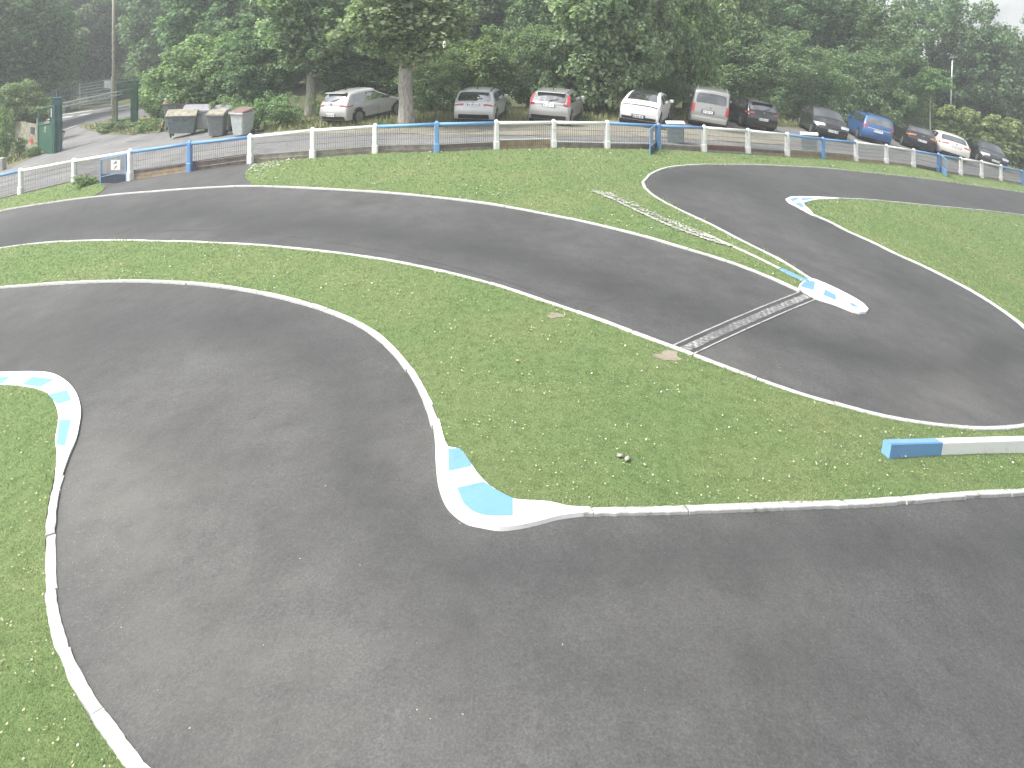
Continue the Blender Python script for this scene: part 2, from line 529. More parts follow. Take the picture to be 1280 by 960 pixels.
# ------------------------------------------------------------------ outlines
L1 = [(-250, 327), (-120, 291), (0, 264), (60, 254), (120, 246), (200, 239), (260, 235), (312, 233), (370, 235), (430, 238), (500, 243), (560, 249), (620, 257), (700, 271.5), (740, 280), (806, 296.5), (843, 307.5), (886, 320), (926, 333.5), (966, 349.5), (1000, 365)]
L2 = [(-250, 374), (-120, 336), (0, 311), (60, 304), (120, 301.5), (200, 302), (300, 306), (400, 315), (480, 326), (560, 342), (620, 358), (680, 378), (750, 402), (800, 421), (846, 438), (920, 466), (1000, 494), (1060, 511), (1103, 522), (1158, 531.5), (1214, 537), (1250, 537), (1280, 534), (1330, 524), (1420, 500), (1540, 462)]
L3 = [(-250, 402), (-120, 373), (0, 360), (60, 355.5), (130, 352.5), (190, 352.5), (260, 357), (320, 366), (380, 380), (430, 397), (465, 416), (490, 437), (510, 461), (525, 486), (537, 512), (545, 535)]
L3B = [(700, 643), (760, 641), (820, 640), (900, 637), (1000, 633), (1080, 630.5), (1180, 622), (1280, 616), (1420, 604), (1580, 596)]
L4 = [(1016, 352), (976, 327), (926, 301.5), (886, 280.5), (854, 265.5), (820, 247.5), (806, 236), (803.5, 228.5), (812, 219), (833, 210.5), (870, 206.5), (920, 206), (960, 207), (1035, 211), (1085, 216), (1135, 221), (1210, 231), (1280, 241), (1400, 264), (1500, 288)]
L5A = [(1022, 247.5), (1085, 250), (1160, 257), (1210, 261.5), (1280, 269), (1400, 286), (1500, 306)]
L5B = [(1012, 267.5), (1035, 277), (1060, 290), (1085, 301), (1122, 319), (1155, 334), (1185, 349), (1210, 362), (1235, 377), (1260, 394), (1280, 410), (1320, 450), (1345, 500)]
L6 = [(75, 599), (70.5, 615), (65.5, 645), (62.5, 689), (64, 743), (73, 792), (90, 841), (111, 879), (138, 917), (168, 958), (240, 1030)]
POSTS = [(-110, 253, 281, 'b'), (-40, 224, 259, 'b'), (26, 210, 243, 'w'), (93, 197.5, 227, 'w'), (163, 186, 225, 'w'), (237, 175.5, 214.5, 'b'), (313, 167, 204, 'w'), (391, 159, 198, 'w'), (469, 154, 192, 'w'), (546, 151, 190.5, 'b'), (620.5, 149.5, 187, 'w'), (692, 149, 185, 'w'), (759, 150, 186, 'w'), (823, 153.5, 186.5, 'b'), (880, 156, 190, 'w'), (935, 160, 192.5, 'w'), (984, 165, 195.5, 'w'), (1028.5, 171, 198, 'b'), (1070, 175, 201.5, 'w'), (1108, 180, 204.5, 'w'), (1142, 185.5, 209, 'w'), (1173, 191, 215, 'b'), (1201, 196, 219, 'w'), (1227, 200, 222.5, 'w'), (1251, 205.5, 226, 'w'), (1277, 212, 231, 'b'), (1303, 219, 237, 'w'), (1330, 227, 244, 'w')]
FENCE = [(-260, 322)] + [(p[0], p[2]) for p in POSTS] + [(1420, 267), (1500, 292)]
K3out = [(541, 528), (544, 555), (545, 582), (549, 612), (560, 637), (582, 655), (605, 661), (625, 664), (650, 661.5), (675, 656), (700, 649.5), (737, 644.8)]
K3in = [(737, 638.5), (712, 637.5), (687, 632), (675, 631), (641, 628), (617, 615), (600, 600), (586, 580), (575, 566), (560, 562.5), (556, 555), (549, 528)]
K4out = [(-260, 486), (-120, 472), (0, 468), (60, 468.5), (81, 478), (95, 494), (101, 516), (99, 534), (95, 552), (88, 568), (80, 590), (77, 600)]
K4in = [(68.5, 604), (71, 567), (69, 554), (73, 527), (70, 510), (60, 494), (38, 486.5), (0, 483), (-120, 487), (-260, 501)]
KT = [(998, 362.5), (1022, 375), (1045, 382.5), (1066, 391), (1074, 393), (1082, 392), (1085.5, 388.5), (1080, 382), (1064, 372), (1040, 360), (1026, 354), (1014, 350), (1002, 355.5), (999, 359)]
KW = [(982, 250), (988, 247.3), (1000, 246.8), (1030, 247.4), (1050, 248.8), (1022, 250.5), (1012, 252), (1004.5, 254.5), (1006, 258), (1012, 263), (1017, 270), (1004, 263.5), (993, 257.5), (985, 253.5)]

sp = lambda p, s=8.0: spline(p, s)

# ------------------------------------------------------------------ ground sheets
def base_ground():
    xs = np.sinh(np.linspace(-6.4, 6.4, 190)) * 5.0
    ys = np.concatenate([-np.sinh(np.linspace(5.2, .15, 40)) * 4, np.sinh(np.linspace(0, 6.2, 170)) * 6.5])
    vs = [(x, y, terrain(x, y) - 0.09 - 0.0015 * max(0, y - 20)) for y in ys for x in xs]
    nx = len(xs)
    fs = [(j * nx + i, j * nx + i + 1, (j + 1) * nx + i + 1, (j + 1) * nx + i) for j in range(len(ys) - 1) for i in range(nx - 1)]
    me = bpy.data.meshes.new('ground')
    me.from_pydata(vs, [], fs)
    me.materials.append(M['soil'])
    me.polygons.foreach_set('use_smooth', [True] * len(fs))
    o = link('ground', me)
    tag(o, 'leaf-littered woodland floor running out under the trees', 'ground', kind='structure')
base_ground()

RUBBER = [([(-60, 318), (100, 283), (220, 268), (330, 275), (480, 292), (620, 318), (740, 350), (900, 392), (1060, 440), (1180, 460), (1260, 440)], 20, 1.0),
          ([(840, 224), (920, 230), (1060, 300), (1160, 370), (1230, 420), (1240, 470)], 14, 0.6),
          ([(840, 220), (1000, 232), (1280, 258)], 9, 0.4),
          ([(-50, 430), (120, 420), (250, 400), (380, 430), (440, 500), (450, 600), (560, 700), (760, 705), (1000, 690), (1300, 680)], 42, 0.7),
          ([(110, 470), (180, 560), (330, 640), (520, 760)], 40, 0.35),
          ([(560, 800), (800, 840), (1100, 790), (1280, 760)], 60, 0.35)]
RUBBER = [(np.array(spline(p, 12)), w, k) for p, w, k in RUBBER]
def rubber(u, v):
    s = 0.0
    for P, w, k in RUBBER:
        d2 = ((P[:, 0] - u) ** 2 + ((P[:, 1] - v) * 1.5) ** 2).min()
        s += k * math.exp(-d2 / (2 * w * w))
    return min(1.0, s)
DUST = [(130, 620, 60, 1.0), (240, 800, 130, .6), (470, 880, 120, .35), (900, 470, 35, .7), (1180, 505, 45, .7), (520, 560, 40, .5), (60, 425, 40, .2), (900, 760, 120, .25), (330, 560, 80, .3)]
def dust(u, v):
    return min(1.0, sum(k * math.exp(-((u - a) ** 2 + (v - b) ** 2) / (2 * w * w)) for a, b, w, k in DUST))

track = sheet('track', FENCE + [(1560, 330), (1760, 480), (1900, 900), (1900, 1500), (-520, 1500), (-520, 900), (-330, 480)], 0.0, M['asphalt'], grid=15, attrs={'rubber': rubber, 'dust': dust})
tag(track, 'grey asphalt of the small winding race circuit', 'race track', kind='structure')

lot_top = [(1500, 276), (1400, 248), (1300, 221), (1255, 204), (1200, 190), (1120, 175), (1040, 164), (960, 157), (880, 152), (800, 153), (740, 158), (690, 160), (620, 160), (560, 159), (500, 160), (430, 160), (390, 161.5), (330, 165), (300, 163), (240, 163), (200, 165), (165, 167), (130, 167), (104, 160), (97, 158), (82, 163), (76, 187), (60, 188), (28, 201), (8, 208), (-20, 217), (-110, 250), (-260, 306)]
lot = sheet('car_park', [(u, v - .6) for u, v in FENCE] + lot_top, -0.012, M['lot'], grid=18, dense=8, vstep=7)
tag(lot, 'pale cracked asphalt of the car park behind the fence', 'car park', kind='structure')
gr = sheet('gravel_strip', [(340, 170), (400, 167), (450, 166), (500, 166), (540, 169), (620, 168), (690, 170), (760, 171), (840, 172), (900, 176), (960, 180), (1000, 180), (960, 160), (900, 151), (840, 149), (760, 150), (690, 152), (620, 155), (560, 158), (500, 160), (430, 160), (390, 161.5), (340, 165)], 0.0, M['gravel'], grid=18, dense=8, vstep=5)
tag(gr, 'beige gravel strip where the cars stand', 'gravel', kind='structure')
verge = sheet('verge', [(330, 167), (390, 163), (440, 161), (500, 162), (560, 161), (620, 158), (690, 155), (760, 152), (840, 151), (900, 153), (960, 160), (1040, 167), (1120, 178), (1200, 193), (1260, 209), (1300, 226), (1320, 222), (1260, 196), (1200, 180), (1120, 164), (1040, 152), (960, 142), (900, 136), (840, 133), (760, 132), (690, 133), (620, 134), (560, 135), (500, 138), (440, 141), (390, 146), (330, 152)], -0.02, M['verge'], grid=18, dense=8, vstep=5)
tag(verge, 'strip of dry rough grass along the tree line', 'verge', kind='structure')
verge2 = sheet('grass_bank', [(75, 187.5), (60, 189), (28, 202), (8, 209), (-20, 218), (-110, 251), (-200, 270), (-110, 200), (-20, 185), (40, 178), (68, 180)], 0.0, M['verge'], grid=18, dense=8, vstep=6)
tag(verge2, 'dry grass bank beside the entrance gate', 'verge', kind='structure')
verge3 = sheet('road_island', [(99, 158.5), (106, 161), (130, 167.5), (165, 168), (200, 166), (205, 150), (190, 144), (165, 148), (140, 152), (118, 154)], 0.02, M['verge'], grid=14, dense=6, vstep=5)
tag(verge3, 'grassy corner between the car park mouth and the road', 'verge', kind='structure')

road = sheet('road', [(-60, 171), (0, 165), (40, 163.5), (82, 163.5), (98, 158.5), (118, 154), (140, 151), (165, 147), (190, 143.5), (215, 140), (215, 124), (190, 126.5), (165, 129.5), (120, 136.5), (78, 142.5), (40, 147.5), (0, 153), (-60, 162)], -0.005, M['road'], grid=14, dense=6, vstep=3)
tag(road, 'public road passing outside the entrance gate', 'road', kind='structure')
def marking(name, a, b, w, lab):
    p, q = gp(*a), gp(*b)
    d = (q - p); d.z = 0; d.normalize(); n = Vector((-d.y, d.x, 0)) * w / 2
    k = 8; vs = []; fs = []
    for i in range(k + 1):
        c = p.lerp(q, i / k)
        for s in (-1, 1):
            e = c + n * s
            vs.append((e.x, e.y, terrain(e.x, e.y) + 0.008))
    fs = [(2 * i, 2 * i + 1, 2 * i + 3, 2 * i + 2) for i in range(k)]
    o = MB().add(vs, fs).build(name, M['roadline'])
    tag(o, lab, 'road marking', 'white markings on the road', 'structure')
for a, b in (((78, 147), (90.6, 145.4)), ((98.8, 144.3), (113, 142.2)), ((119.5, 141), (138, 138.2)), ((147.7, 137), (164, 134.8)), ((50, 150.5), (65, 148.8))):
    marking('road_marking', a, b, 0.35, 'white dash of the centre line on the road')
marking('road_edge_line', (80, 162.2), (96, 156.8), 0.3, 'white give-way line at the mouth of the car park')
marking('road_edge_line', (60, 146), (115, 138.3), 0.25, 'thin white line along the far edge of the road')

LAWNA = sp(L2) + list(reversed(sp(L3)[:-1] + sp(list(reversed(K3in))) + sp([(745, 639), (820, 638), (900, 635), (1000, 631), (1080, 628.5), (1180, 620), (1280, 614), (1420, 602), (1580, 594)])))
LAWNB = sp([(-260, 501), (-120, 487), (0, 483), (38, 486.5), (60, 494), (70, 510), (73, 527), (69, 554), (71, 567), (66, 604), (58, 645), (57, 711), (61, 765), (71, 814), (90, 862), (110, 900), (135, 935), (156, 960), (225, 1040)]) + [(240, 1200), (-300, 1200)]
LAWNC = sp([(1006, 257), (1009, 254), (1022, 250)]) + sp([(1050, 249.5), (1085, 251), (1160, 258), (1210, 262.5), (1280, 270), (1400, 287), (1500, 307)]) + [(1520, 420), (1500, 560)] + list(reversed(sp(L5B)))
LAWND = sp([p for p in L1 if p[0] >= 312]) + [(1006, 358), (1013, 351)] + sp(L4)[2:] + list(reversed([(p[0], p[2] + .3) for p in POSTS if p[0] > 380])) + [(1500, 291)][:0] + [(350, 201), (330, 203), (318, 207), (307, 214), (306, 222), (314, 229)]
LAWNE = sp([p for p in L1 if p[0] <= 60] + [(100, 248), (118, 245)]) + [(128, 239), (132, 234), (127, 229), (93, 227.5), (26, 243.3), (-40, 259.3), (-110, 281.3), (-250, 319)]
LAWNS = [('lawn', LAWNA, 'broad mown lawn between the two lanes of the circuit'), ('lawn', LAWNB, 'small lawn inside the blue and white corner, cut by the frame'),
         ('lawn', LAWNC, 'wedge of lawn inside the hairpin by the far straight'), ('lawn', LAWND, 'lawn below the fence narrowing to a finger between the lanes'),
         ('lawn', LAWNE, 'small lawn patch below the white fence near the gate')]
for nm, poly, lab in LAWNS:
    o = sheet(nm, poly, 0.022, M['lawn'], grid=16, dense=9, skirt=0.03)
    tag(o, lab, 'lawn', kind='structure')

# bare earth worn through the lawn, cracks in the asphalt
def blob(cu, cv, a, b, seed, n=26):
    r = random.Random(seed)
    ph = [r.random() * 6.28 for _ in range(4)]
    return [(cu + a * math.cos(t) * (1 + .22 * math.sin(3 * t + ph[0]) + .14 * math.sin(5 * t + ph[1]) + .1 * math.sin(9 * t + ph[2])), cv + b * math.sin(t) * (1 + .22 * math.sin(3 * t + ph[0]) + .14 * math.sin(5 * t + ph[1]))) for t in [2 * math.pi * i / n for i in range(n)]]
BARE = [(835, 447, 15, 6.5), (694, 396.5, 10, 3.2)]
for i, (u, v, a, b) in enumerate(BARE):
    o = sheet('bare_patch', blob(u, v, a, b, i), 0.028, M['bare'], grid=6, dense=3, skirt=0.03)
    tag(o, ('bare earth patch beside the end of the start line', 'smaller bare earth patch at the lawn edge')[i], 'bare earth', kind='structure')

def edging(name, pts, lab, w=0.085, h=0.035):
    o = ribbon(name, pts, w, h, M['kerbwhite'], joints=True)
    tag(o, lab, 'kerb', 'low white edging of the circuit', 'structure')
edging('edging', L1, 'thin white edging along the far side of the upper lane')
edging('edging', L2, 'white edging between the lawn and the upper lane')
edging('edging', L3, 'white edging curving round the end of the lawn')
edging('edging', L3B, 'white edging of the lawn along the near lane')
edging('edging', L4, 'white edging round the outside of the hairpin lane')
edging('edging', L5A, 'white edging on the far side of the lawn wedge')
edging('edging', L5B, 'white edging on the near side of the lawn wedge')
edging('edging', L6, 'white edging of the small corner lawn', 0.078)

# painted kerbs
def kerb(name, outline, patches, lab, off=0.04):
    root = empty(name, gp(*outline[0]), 0, lab, 'kerb', 'blue and white corner kerbs')
    inv = root.location
    def put(nm, poly, o_, mat, grid, lab2=None):
        o = sheet(nm, poly, o_, mat, grid=grid, dense=4, skirt=0.055 if nm == 'slab' else 0.004, parent=root)
        for v in o.data.vertices: v.co -= inv
        if lab2: o['label'] = lab2
    put('slab', outline, off, M['white'], 12)
    for p in patches: put('painted_block', p, off + 0.004, M['kerbblue'], 9, 'light blue painted block')
kerb('corner_kerb', sp(K3out, 5) + sp(K3in, 5), [sp([(560, 566), (574, 565)], 5) + sp([(574.2, 565.3), (581, 573), (589, 585)], 4) + [(588.5, 588), (561, 594)], [(571, 615), (604, 607.5), (611, 611)] + sp([(617, 616), (628, 622), (641, 628.5)], 4) + [(641, 650)] + sp([(640.8, 650.2), (610, 650), (592, 645), (579, 634)], 5)],
     'broad blue and white kerb at the near corner of the lawn')
kerb('corner_kerb', sp(K4out, 6) + sp(K4in, 6), [[(-14, 476), (13, 474), (3, 482.2), (-22, 483)], [(41, 474), (68, 478), (50, 487), (27, 484)], [(60, 497), (84, 491), (89, 504), (72, 509)], [(74, 529), (89, 529), (81, 562), (70.5, 560)]],
     'blue and white kerb curving round the small corner lawn')
kerb('corner_kerb', sp(KT + [KT[0]], 5)[:-1], [sp([(1001, 360), (1005, 355), (1016, 353.5)], 4) + [(1019, 355.5), (1017, 365.5), (1003, 361.5)], [(1031, 364), (1045, 371.5), (1045, 378), (1029, 371.5)], [(1061, 380.5), (1067, 382), (1074, 387.5), (1065, 385.5)]],
     'pointed white kerb with blue blocks at the tip of the grass finger')
kerb('corner_kerb', sp(KW + [KW[0]], 4)[:-1], [[(986, 250.2), (995, 248.4), (1000, 250), (991, 253.4)], [(1003, 249), (1020, 248.7), (1010, 251.4), (1001, 252.4)], [(993, 255.6), (1001, 254.9), (1006, 260), (1001, 260.6)]],
     'small worn blue and white kerb at the hairpin apex', 0.038)

# old board edging inside the finger of grass
be = empty('board_edging', gp(912, 308), 0, 'narrow board edging in the grass finger, white with a blue end', 'edging')
for nm, pts, mt in (('white_board', [(880, 293.5), (912, 308), (945, 323), (975, 338)], M['kerbwhite']), ('blue_board', [(976, 338.6), (996, 348), (1009, 354)], M['kerbblue'])):
    o = ribbon(nm, pts, 0.07 if nm[0] == 'w' else 0.15, 0.045, mt, parent=be)
    for v in o.data.vertices: v.co -= be.location
M['oldwhite'] = simple('old_kerb_paint', (.4, .4, .36), .9, var=.3)
def flakes(name, pts, n, spread, size, mat, lab, cat, seed, lift=0.03):
    """countless small chips scattered along a line"""
    r = np.random.RandomState(seed)
    P = np.array(spline(pts, 4)); out = []
    for i in range(n):
        t = r.rand() * (len(P) - 1); a = int(t)
        u, v = P[a] + (P[a + 1] - P[a]) * (t - a) + r.randn(2) * spread
        c = gp(u, v, lift); s = size * (.5 + r.rand()); th = r.rand() * 6.28; tl = r.randn() * .25
        pts_ = []
        for k in range(5):
            an = th + k * 1.2566
            pts_.append((c.x + math.cos(an) * s * (.6 + .6 * r.rand()), c.y + math.sin(an) * s * (.6 + .6 * r.rand()), c.z + max(0, math.sin(an - th) * s * tl * .3)))
        out.append(pts_)
    o = link(name, raw_mesh(name, np.array(out), 5, mat))
    tag(o, lab, cat, kind='stuff')
flakes('paint_flakes', [(742, 240), (765, 246), (800, 262), (840, 280), (893, 301)], 420, np.array([3.5, .9]), 0.028, M['oldwhite'], 'broken white flakes of an overgrown kerb in the lawn', 'broken kerb', 5, 0.045)
flakes('paint_chips', [(742, 241), (765, 250), (800, 267), (840, 285), (893, 304), (915, 310)], 420, np.array([.6, .2]), 0.038, M['oldwhite'], 'line of old white kerb fragments half sunk in the lawn', 'broken kerb', 8, 0.045)

# start line
def strip(name, a, b, w0, w1, mat, parent, off, jit=0.0):
    p, q = gp(*a), gp(*b); d = q - p; d.z = 0; d.normalize(); n = Vector((-d.y, d.x, 0))
    vs = []; k = 40; r = random.Random(3)
    for i in range(k + 1):
        c = p.lerp(q, i / k)
        for s in (w0, w1):
            e = c + n * (s + (r.random() - .5) * jit)
            vs.append((e.x, e.y, terrain(e.x, e.y) + off))
    return MB().add(vs, [(2 * i, 2 * i + 1, 2 * i + 3, 2 * i + 2) for i in range(k)]).build(name, mat, parent, parent.location)
def check_mat():
    m, nt, b = new_mat('worn_chequer_paint')
    p = position(nt)
    mp = N(nt, 'ShaderNodeMapping'); mp.inputs['Rotation'].default_value = (0, 0, -R(38)); nt.links.new(p, mp.inputs[0])
    ck = N(nt, 'ShaderNodeTexChecker'); ck.inputs['Scale'].default_value = 14; nt.links.new(mp.outputs[0], ck.inputs[0])
    f = noise_fac(nt, 16, 6, .75, p); g = noise_fac(nt, 1.6, 2, .5, p)
    k = math_(nt, 'MULTIPLY', ramp(nt, f, [(.4, (0,) * 3), (.55, (1,) * 3)]), ramp(nt, g, [(.35, (.35,) * 3), (.6, (1,) * 3)]))
    k = math_(nt, 'MULTIPLY', k, math_(nt, 'ADD', math_(nt, 'MULTIPLY', ck.outputs['Fac'], .65), .35))
    nt.links.new(mixc(nt, k, (.085, .085, .085), (.42, .42, .41)), b.inputs['Base Color'])
    b.inputs['Roughness'].default_value = .7
    return m
M['chequer'] = check_mat()
M['stripdark'] = asphalt('line_backing', (0.05, 0.05, 0.05), (0.07, 0.07, 0.07))
sl = empty('start_line', gp(853, 438), 0, 'worn chequered start line between two thin white stripes across the lane', 'start line')
a, b = (853, 438), (1009, 370)
strip('backing', a, b, -.155, .155, M['stripdark'], sl, .006)
strip('chequer', a, b, -.075, .065, M['chequer'], sl, .010, .015)
strip('stripe', a, b, .14, .165, M['startwhite'], sl, .010, .006)
strip('stripe', a, b, -.165, -.14, M['startwhite'], sl, .010, .006)

def crack(pts, w, lab):
    P = [gp(*p) for p in spline(pts, 5)]; r = random.Random(int(pts[0][0])); vs = []
    for i, p in enumerate(P):
        d = P[min(i + 1, len(P) - 1)] - P[max(0, i - 1)]; n = Vector((-d.y, d.x, 0)).normalized()
        o_ = n * (r.random() - .5) * w * 2
        for s in (-1, 1):
            e = p + o_ + n * s * w * (.3 + r.random() * .7); vs.append((e.x, e.y, terrain(e.x, e.y) + .006))
    o = MB().add(vs, [(2 * i, 2 * i + 1, 2 * i + 3, 2 * i + 2) for i in range(len(P) - 1)]).build('crack', M['stripdark'])
    tag(o, lab, 'crack', kind='structure')
def tyre_mark(pts, w, lab):
    P = [gp(*p) for p in spline(pts, 6)]; vs = []
    for i, p in enumerate(P):
        d = P[min(i + 1, len(P) - 1)] - P[max(0, i - 1)]; n = Vector((-d.y, d.x, 0)).normalized()
        k = math.sin(math.pi * max(i, .01) / (len(P) - .99)) ** .5
        for s in (-1, 1):
            e = p + n * s * w * (.25 + .75 * k); vs.append((e.x, e.y, terrain(e.x, e.y) + .005))
    o = MB().add(vs, [(2 * i, 2 * i + 1, 2 * i + 3, 2 * i + 2) for i in range(len(P) - 1)]).build('tyre_mark', M['tyremark'])
    tag(o, lab, 'tyre mark', kind='structure')
M['tyremark'] = asphalt('tyre_marked_asphalt', (0.066, 0.066, 0.067), (0.09, 0.09, 0.09))
tyre_mark([(150, 290), (300, 289), (470, 312), (620, 348), (730, 386)], .012, 'faint tyre mark along the upper lane')
crack([(112, 249), (97, 272), (82, 296)], .009, 'dark seam across the upper lane near the small lawn patch')
crack([(735, 387), (758, 377), (782, 368)], .005, 'fine dark seam across the upper lane')
crack([(120, 186), (132, 183), (141, 180.5)], .05, 'dark crack in the car park near the gate')
crack([(158, 177), (175, 176), (190, 175)], .035, 'crack in the car park beside the waste containers')

# ------------------------------------------------------------------ grass, flowers, grit
def scatter_px(poly, n, rs, weight=None):
    poly = np.array(poly)
    lo = np.maximum(poly.min(0), (-60, 100)); hi = np.minimum(poly.max(0), (1340, 1020))
    U = rs.rand(n) * (hi[0] - lo[0]) + lo[0]; V = rs.rand(n) * (hi[1] - lo[1]) + lo[1]
    ok = inside(poly, U, V)
    for (a, b, w, h) in BARE: ok &= ((U - a) / w) ** 2 + ((V - b) / h) ** 2 > .3 + .8 * rs.rand(len(U))
    return U[ok], V[ok]

def gp_np(U, V, dz=0.0):
    Y = F * H / (V - (VH0 + CK * (U - U0) ** 2))
    return np.stack([(U - 640) / F * Y, Y, H - (V - VH0) / F * Y + dz], 1), Y

def blades(polys, dens, hgt, mat, name, lab, seed, tilt=0.9):
    rs = np.random.RandomState(seed); A = []
    for poly in polys:
        p = np.array(poly); box = (min(p[:, 0].max(), 1340) - max(p[:, 0].min(), -60)) * (min(p[:, 1].max(), 1020) - max(p[:, 1].min(), 100))
        U, V = scatter_px(poly, int(box * dens), rs)
        A.append(np.stack([U, V], 1))
    A = np.concatenate(A)
    P, Y = gp_np(A[:, 0], A[:, 1], 0.018)
    n = len(P)
    h = hgt * (.5 + rs.rand(n)) * np.clip(Y / 10, .8, 2.4)
    w = np.maximum(.003, Y * .00062) * (.6 + .8 * rs.rand(n))
    th = rs.rand(n) * 6.283; ti = tilt * (.25 + .75 * rs.rand(n))
    lean = np.stack([np.cos(th) * np.sin(ti), np.sin(th) * np.sin(ti), np.cos(ti)], 1)
    side = np.stack([-np.sin(th), np.cos(th), np.zeros(n)], 1)
    tri = np.stack([P - side * w[:, None], P + side * w[:, None], P + lean * h[:, None] + side * (rs.randn(n) * .3 * w)[:, None]], 1)
    o = link(name, raw_mesh(name, tri, 3, mat))
    tag(o, lab, 'grass', kind='stuff')
blades([LAWNA, LAWNB, LAWNC, LAWND, LAWNE], 1.5, 0.02, M['blade'], 'grass', 'short green grass of the lawns', 11, 1.5)

def tufts(lines, name, lab, seed, per=4.5, hgt=.055):
    rs = np.random.RandomState(seed); T3 = []
    for line, side in lines:
        P = np.array(spline(line, 3)); P = P[(P[:, 0] > -50) & (P[:, 0] < 1330)]
        for i in range(len(P) - 1):
            d = P[i + 1] - P[i]; nn = np.array([-d[1], d[0]]) / max(np.hypot(*d), 1e-6) * side
            q = gp(*P[i]); s_ = F / q.y
            dens = max(0, noise.noise((q.x * .9, q.y * .9, seed)) + .12)
            for k in range(rs.poisson(per * dens * 2.2)):
                o_ = (.03 + abs(rs.randn()) * .05) * s_
                u, v = P[i] + d * rs.rand() + nn * o_ * np.array([1, .45])
                c = gp(u, v, .01); h = hgt * (.5 + rs.rand()) * (1 + q.y / 40); w = max(.003, q.y * .0006)
                a0 = rs.rand() * 6.283; ti = .5 + .7 * rs.rand()
                sd = Vector((-math.sin(a0), math.cos(a0), 0)) * w
                T3.append([tuple(c - sd), tuple(c + sd), tuple(c + Vector((math.cos(a0) * math.sin(ti), math.sin(a0) * math.sin(ti), math.cos(ti))) * h)])
    o = link(name, raw_mesh(name, np.array(T3), 3, M['blade'])); tag(o, lab, 'grass', kind='stuff')
tufts([(L2, 1), (L3, -1), (L3B, -1), (L6, 1), ([p for p in L1 if p[0] > 300], -1), (L4, 1), (L5B, -1), (K3in[::-1], 1), (K4in, -1)], 'grass_tufts', 'longer grass tufts spilling over the white edging', 51)
def flowers(polys, n, mat, name, lab, seed, rad=0.012, clump=True, lift=.05):
    rs = np.random.RandomState(seed); out = []
    for poly, k in zip(polys, n):
        U, V = scatter_px(poly, k, rs)
        if clump and len(U):
            nz = np.array([noise.noise((u * .012, v * .03, seed)) for u, v in zip(U, V)])
            ok = nz * 1.4 + rs.rand(len(U)) * .5 > .3
            U, V = U[ok], V[ok]
        P, Y = gp_np(U, V, lift)
        for p, y in zip(P, Y):
            s = max(rad, y * .00105) * (.6 + .7 * rs.rand()); a0 = rs.rand() * 6; tl = rs.randn(2) * .3
            out.append([(p[0] + math.cos(a0 + k2 * 1.0472) * s, p[1] + math.sin(a0 + k2 * 1.0472) * s, p[2] + (math.cos(a0 + k2 * 1.0472) * tl[0] + math.sin(a0 + k2 * 1.0472) * tl[1]) * s) for k2 in range(6)])
    o = link(name, raw_mesh(name, np.array(out), 6, mat))
    tag(o, lab, 'flowers', kind='stuff')
flowers([LAWNA, LAWNB, LAWNC, LAWND], [2200, 160, 260, 2200], M['daisy'], 'daisies', 'white daisies dotted over the lawns', 21, .0075)
flowers([LAWNA, LAWNB, LAWND], [1900, 800, 700], M['butter'], 'buttercups', 'small yellow flowers dotted over the lawns', 22, .0075)
CORNER = [(306, 210), (320, 205), (350, 200), (372, 199), (360, 206), (335, 212), (318, 222)]
flowers([CORNER], [330], M['daisy'], 'clover', 'dense white clover at the corner of the lawn below the fence', 23, .02, False)

rs = np.random.RandomState(5)
def grit(name, region, n, size, lab, seed, mat):
    rs = np.random.RandomState(seed); out = []
    cu, cv, su, sv = region
    for i in range(n):
        u, v = cu + rs.randn() * su, cv + rs.randn() * sv
        if v < 330 or v > 1000 or inside(LAWNB, np.array([u]), np.array([v]))[0] or inside(LAWNA, np.array([u]), np.array([v]))[0]: continue
        c = gp(u, v, .004); s = size * (.4 + rs.rand()); a0 = rs.rand() * 6
        top = [(c.x + math.cos(a0 + k * 1.571) * s * (.6 + .6 * rs.rand()), c.y + math.sin(a0 + k * 1.571) * s * (.6 + .6 * rs.rand()), c.z + s * .5 * rs.rand()) for k in range(4)]
        out.append(top)
    o = link(name, raw_mesh(name, np.array(out), 4, mat)); tag(o, lab, 'grit', kind='stuff')
M['gritstone'] = simple('pale_grit', (0.24, 0.235, 0.22), .9)
grit('gravel', (122, 615, 24, 70), 1100, .0045, 'pale grit thrown onto the asphalt beside the corner kerb', 31, M['gritstone'])
grit('petals', (420, 640, 260, 170), 36, .0055, 'stray pale petals and specks lying on the asphalt', 32, M['daisy'])
grit('crumbs', (900, 478, 45, 9), 200, .007, 'grit gathered along the edge of the upper lane', 33, M['gritstone'])

M['gritpale'] = simple('pale_stone', (.34, .325, .28), .9)
# small stones on the lawn
for i, (u, v, s) in enumerate(((775, 575, .034), (784, 579, .038), (806, 586, .02), (647, 455, .028))):
    mb = MB(); r = random.Random(i)
    rings = []
    for k, (z, rr) in enumerate(((0, .8), (.35, 1), (.7, .75), (.9, .3))):
        rings.append([(math.cos(t) * s * rr * (1 + .25 * math.sin(2 * t + i)), math.sin(t) * s * .7 * rr, z * s * .7 + .02) for t in [j * .7854 for j in range(8)]])
    vs = [p for g in rings for p in g]
    fs = [(k * 8 + j, k * 8 + (j + 1) % 8, k * 8 + 8 + (j + 1) % 8, k * 8 + 8 + j) for k in range(3) for j in range(8)] + [tuple(range(24, 32))]
    o = mb.add(vs, fs).build('stone', M['gritpale'] if i != 3 else M['plank_tan'], None, None, True)
    o.location = gp(u, v, .02); o.rotation_euler = (0, 0, i)
    tag(o, ('flat pale stone lying on the near lawn', 'larger pale stone touching its neighbour on the near lawn', 'smallest pale stone on the near lawn', 'brownish stone alone in the middle of the lawn')[i], 'stone', 'stones on the lawn')
# ------------------------------------------------------------------ trackside fence
def hpx(u, v, vt):
    return (v - vt) * dist(u, v) / F

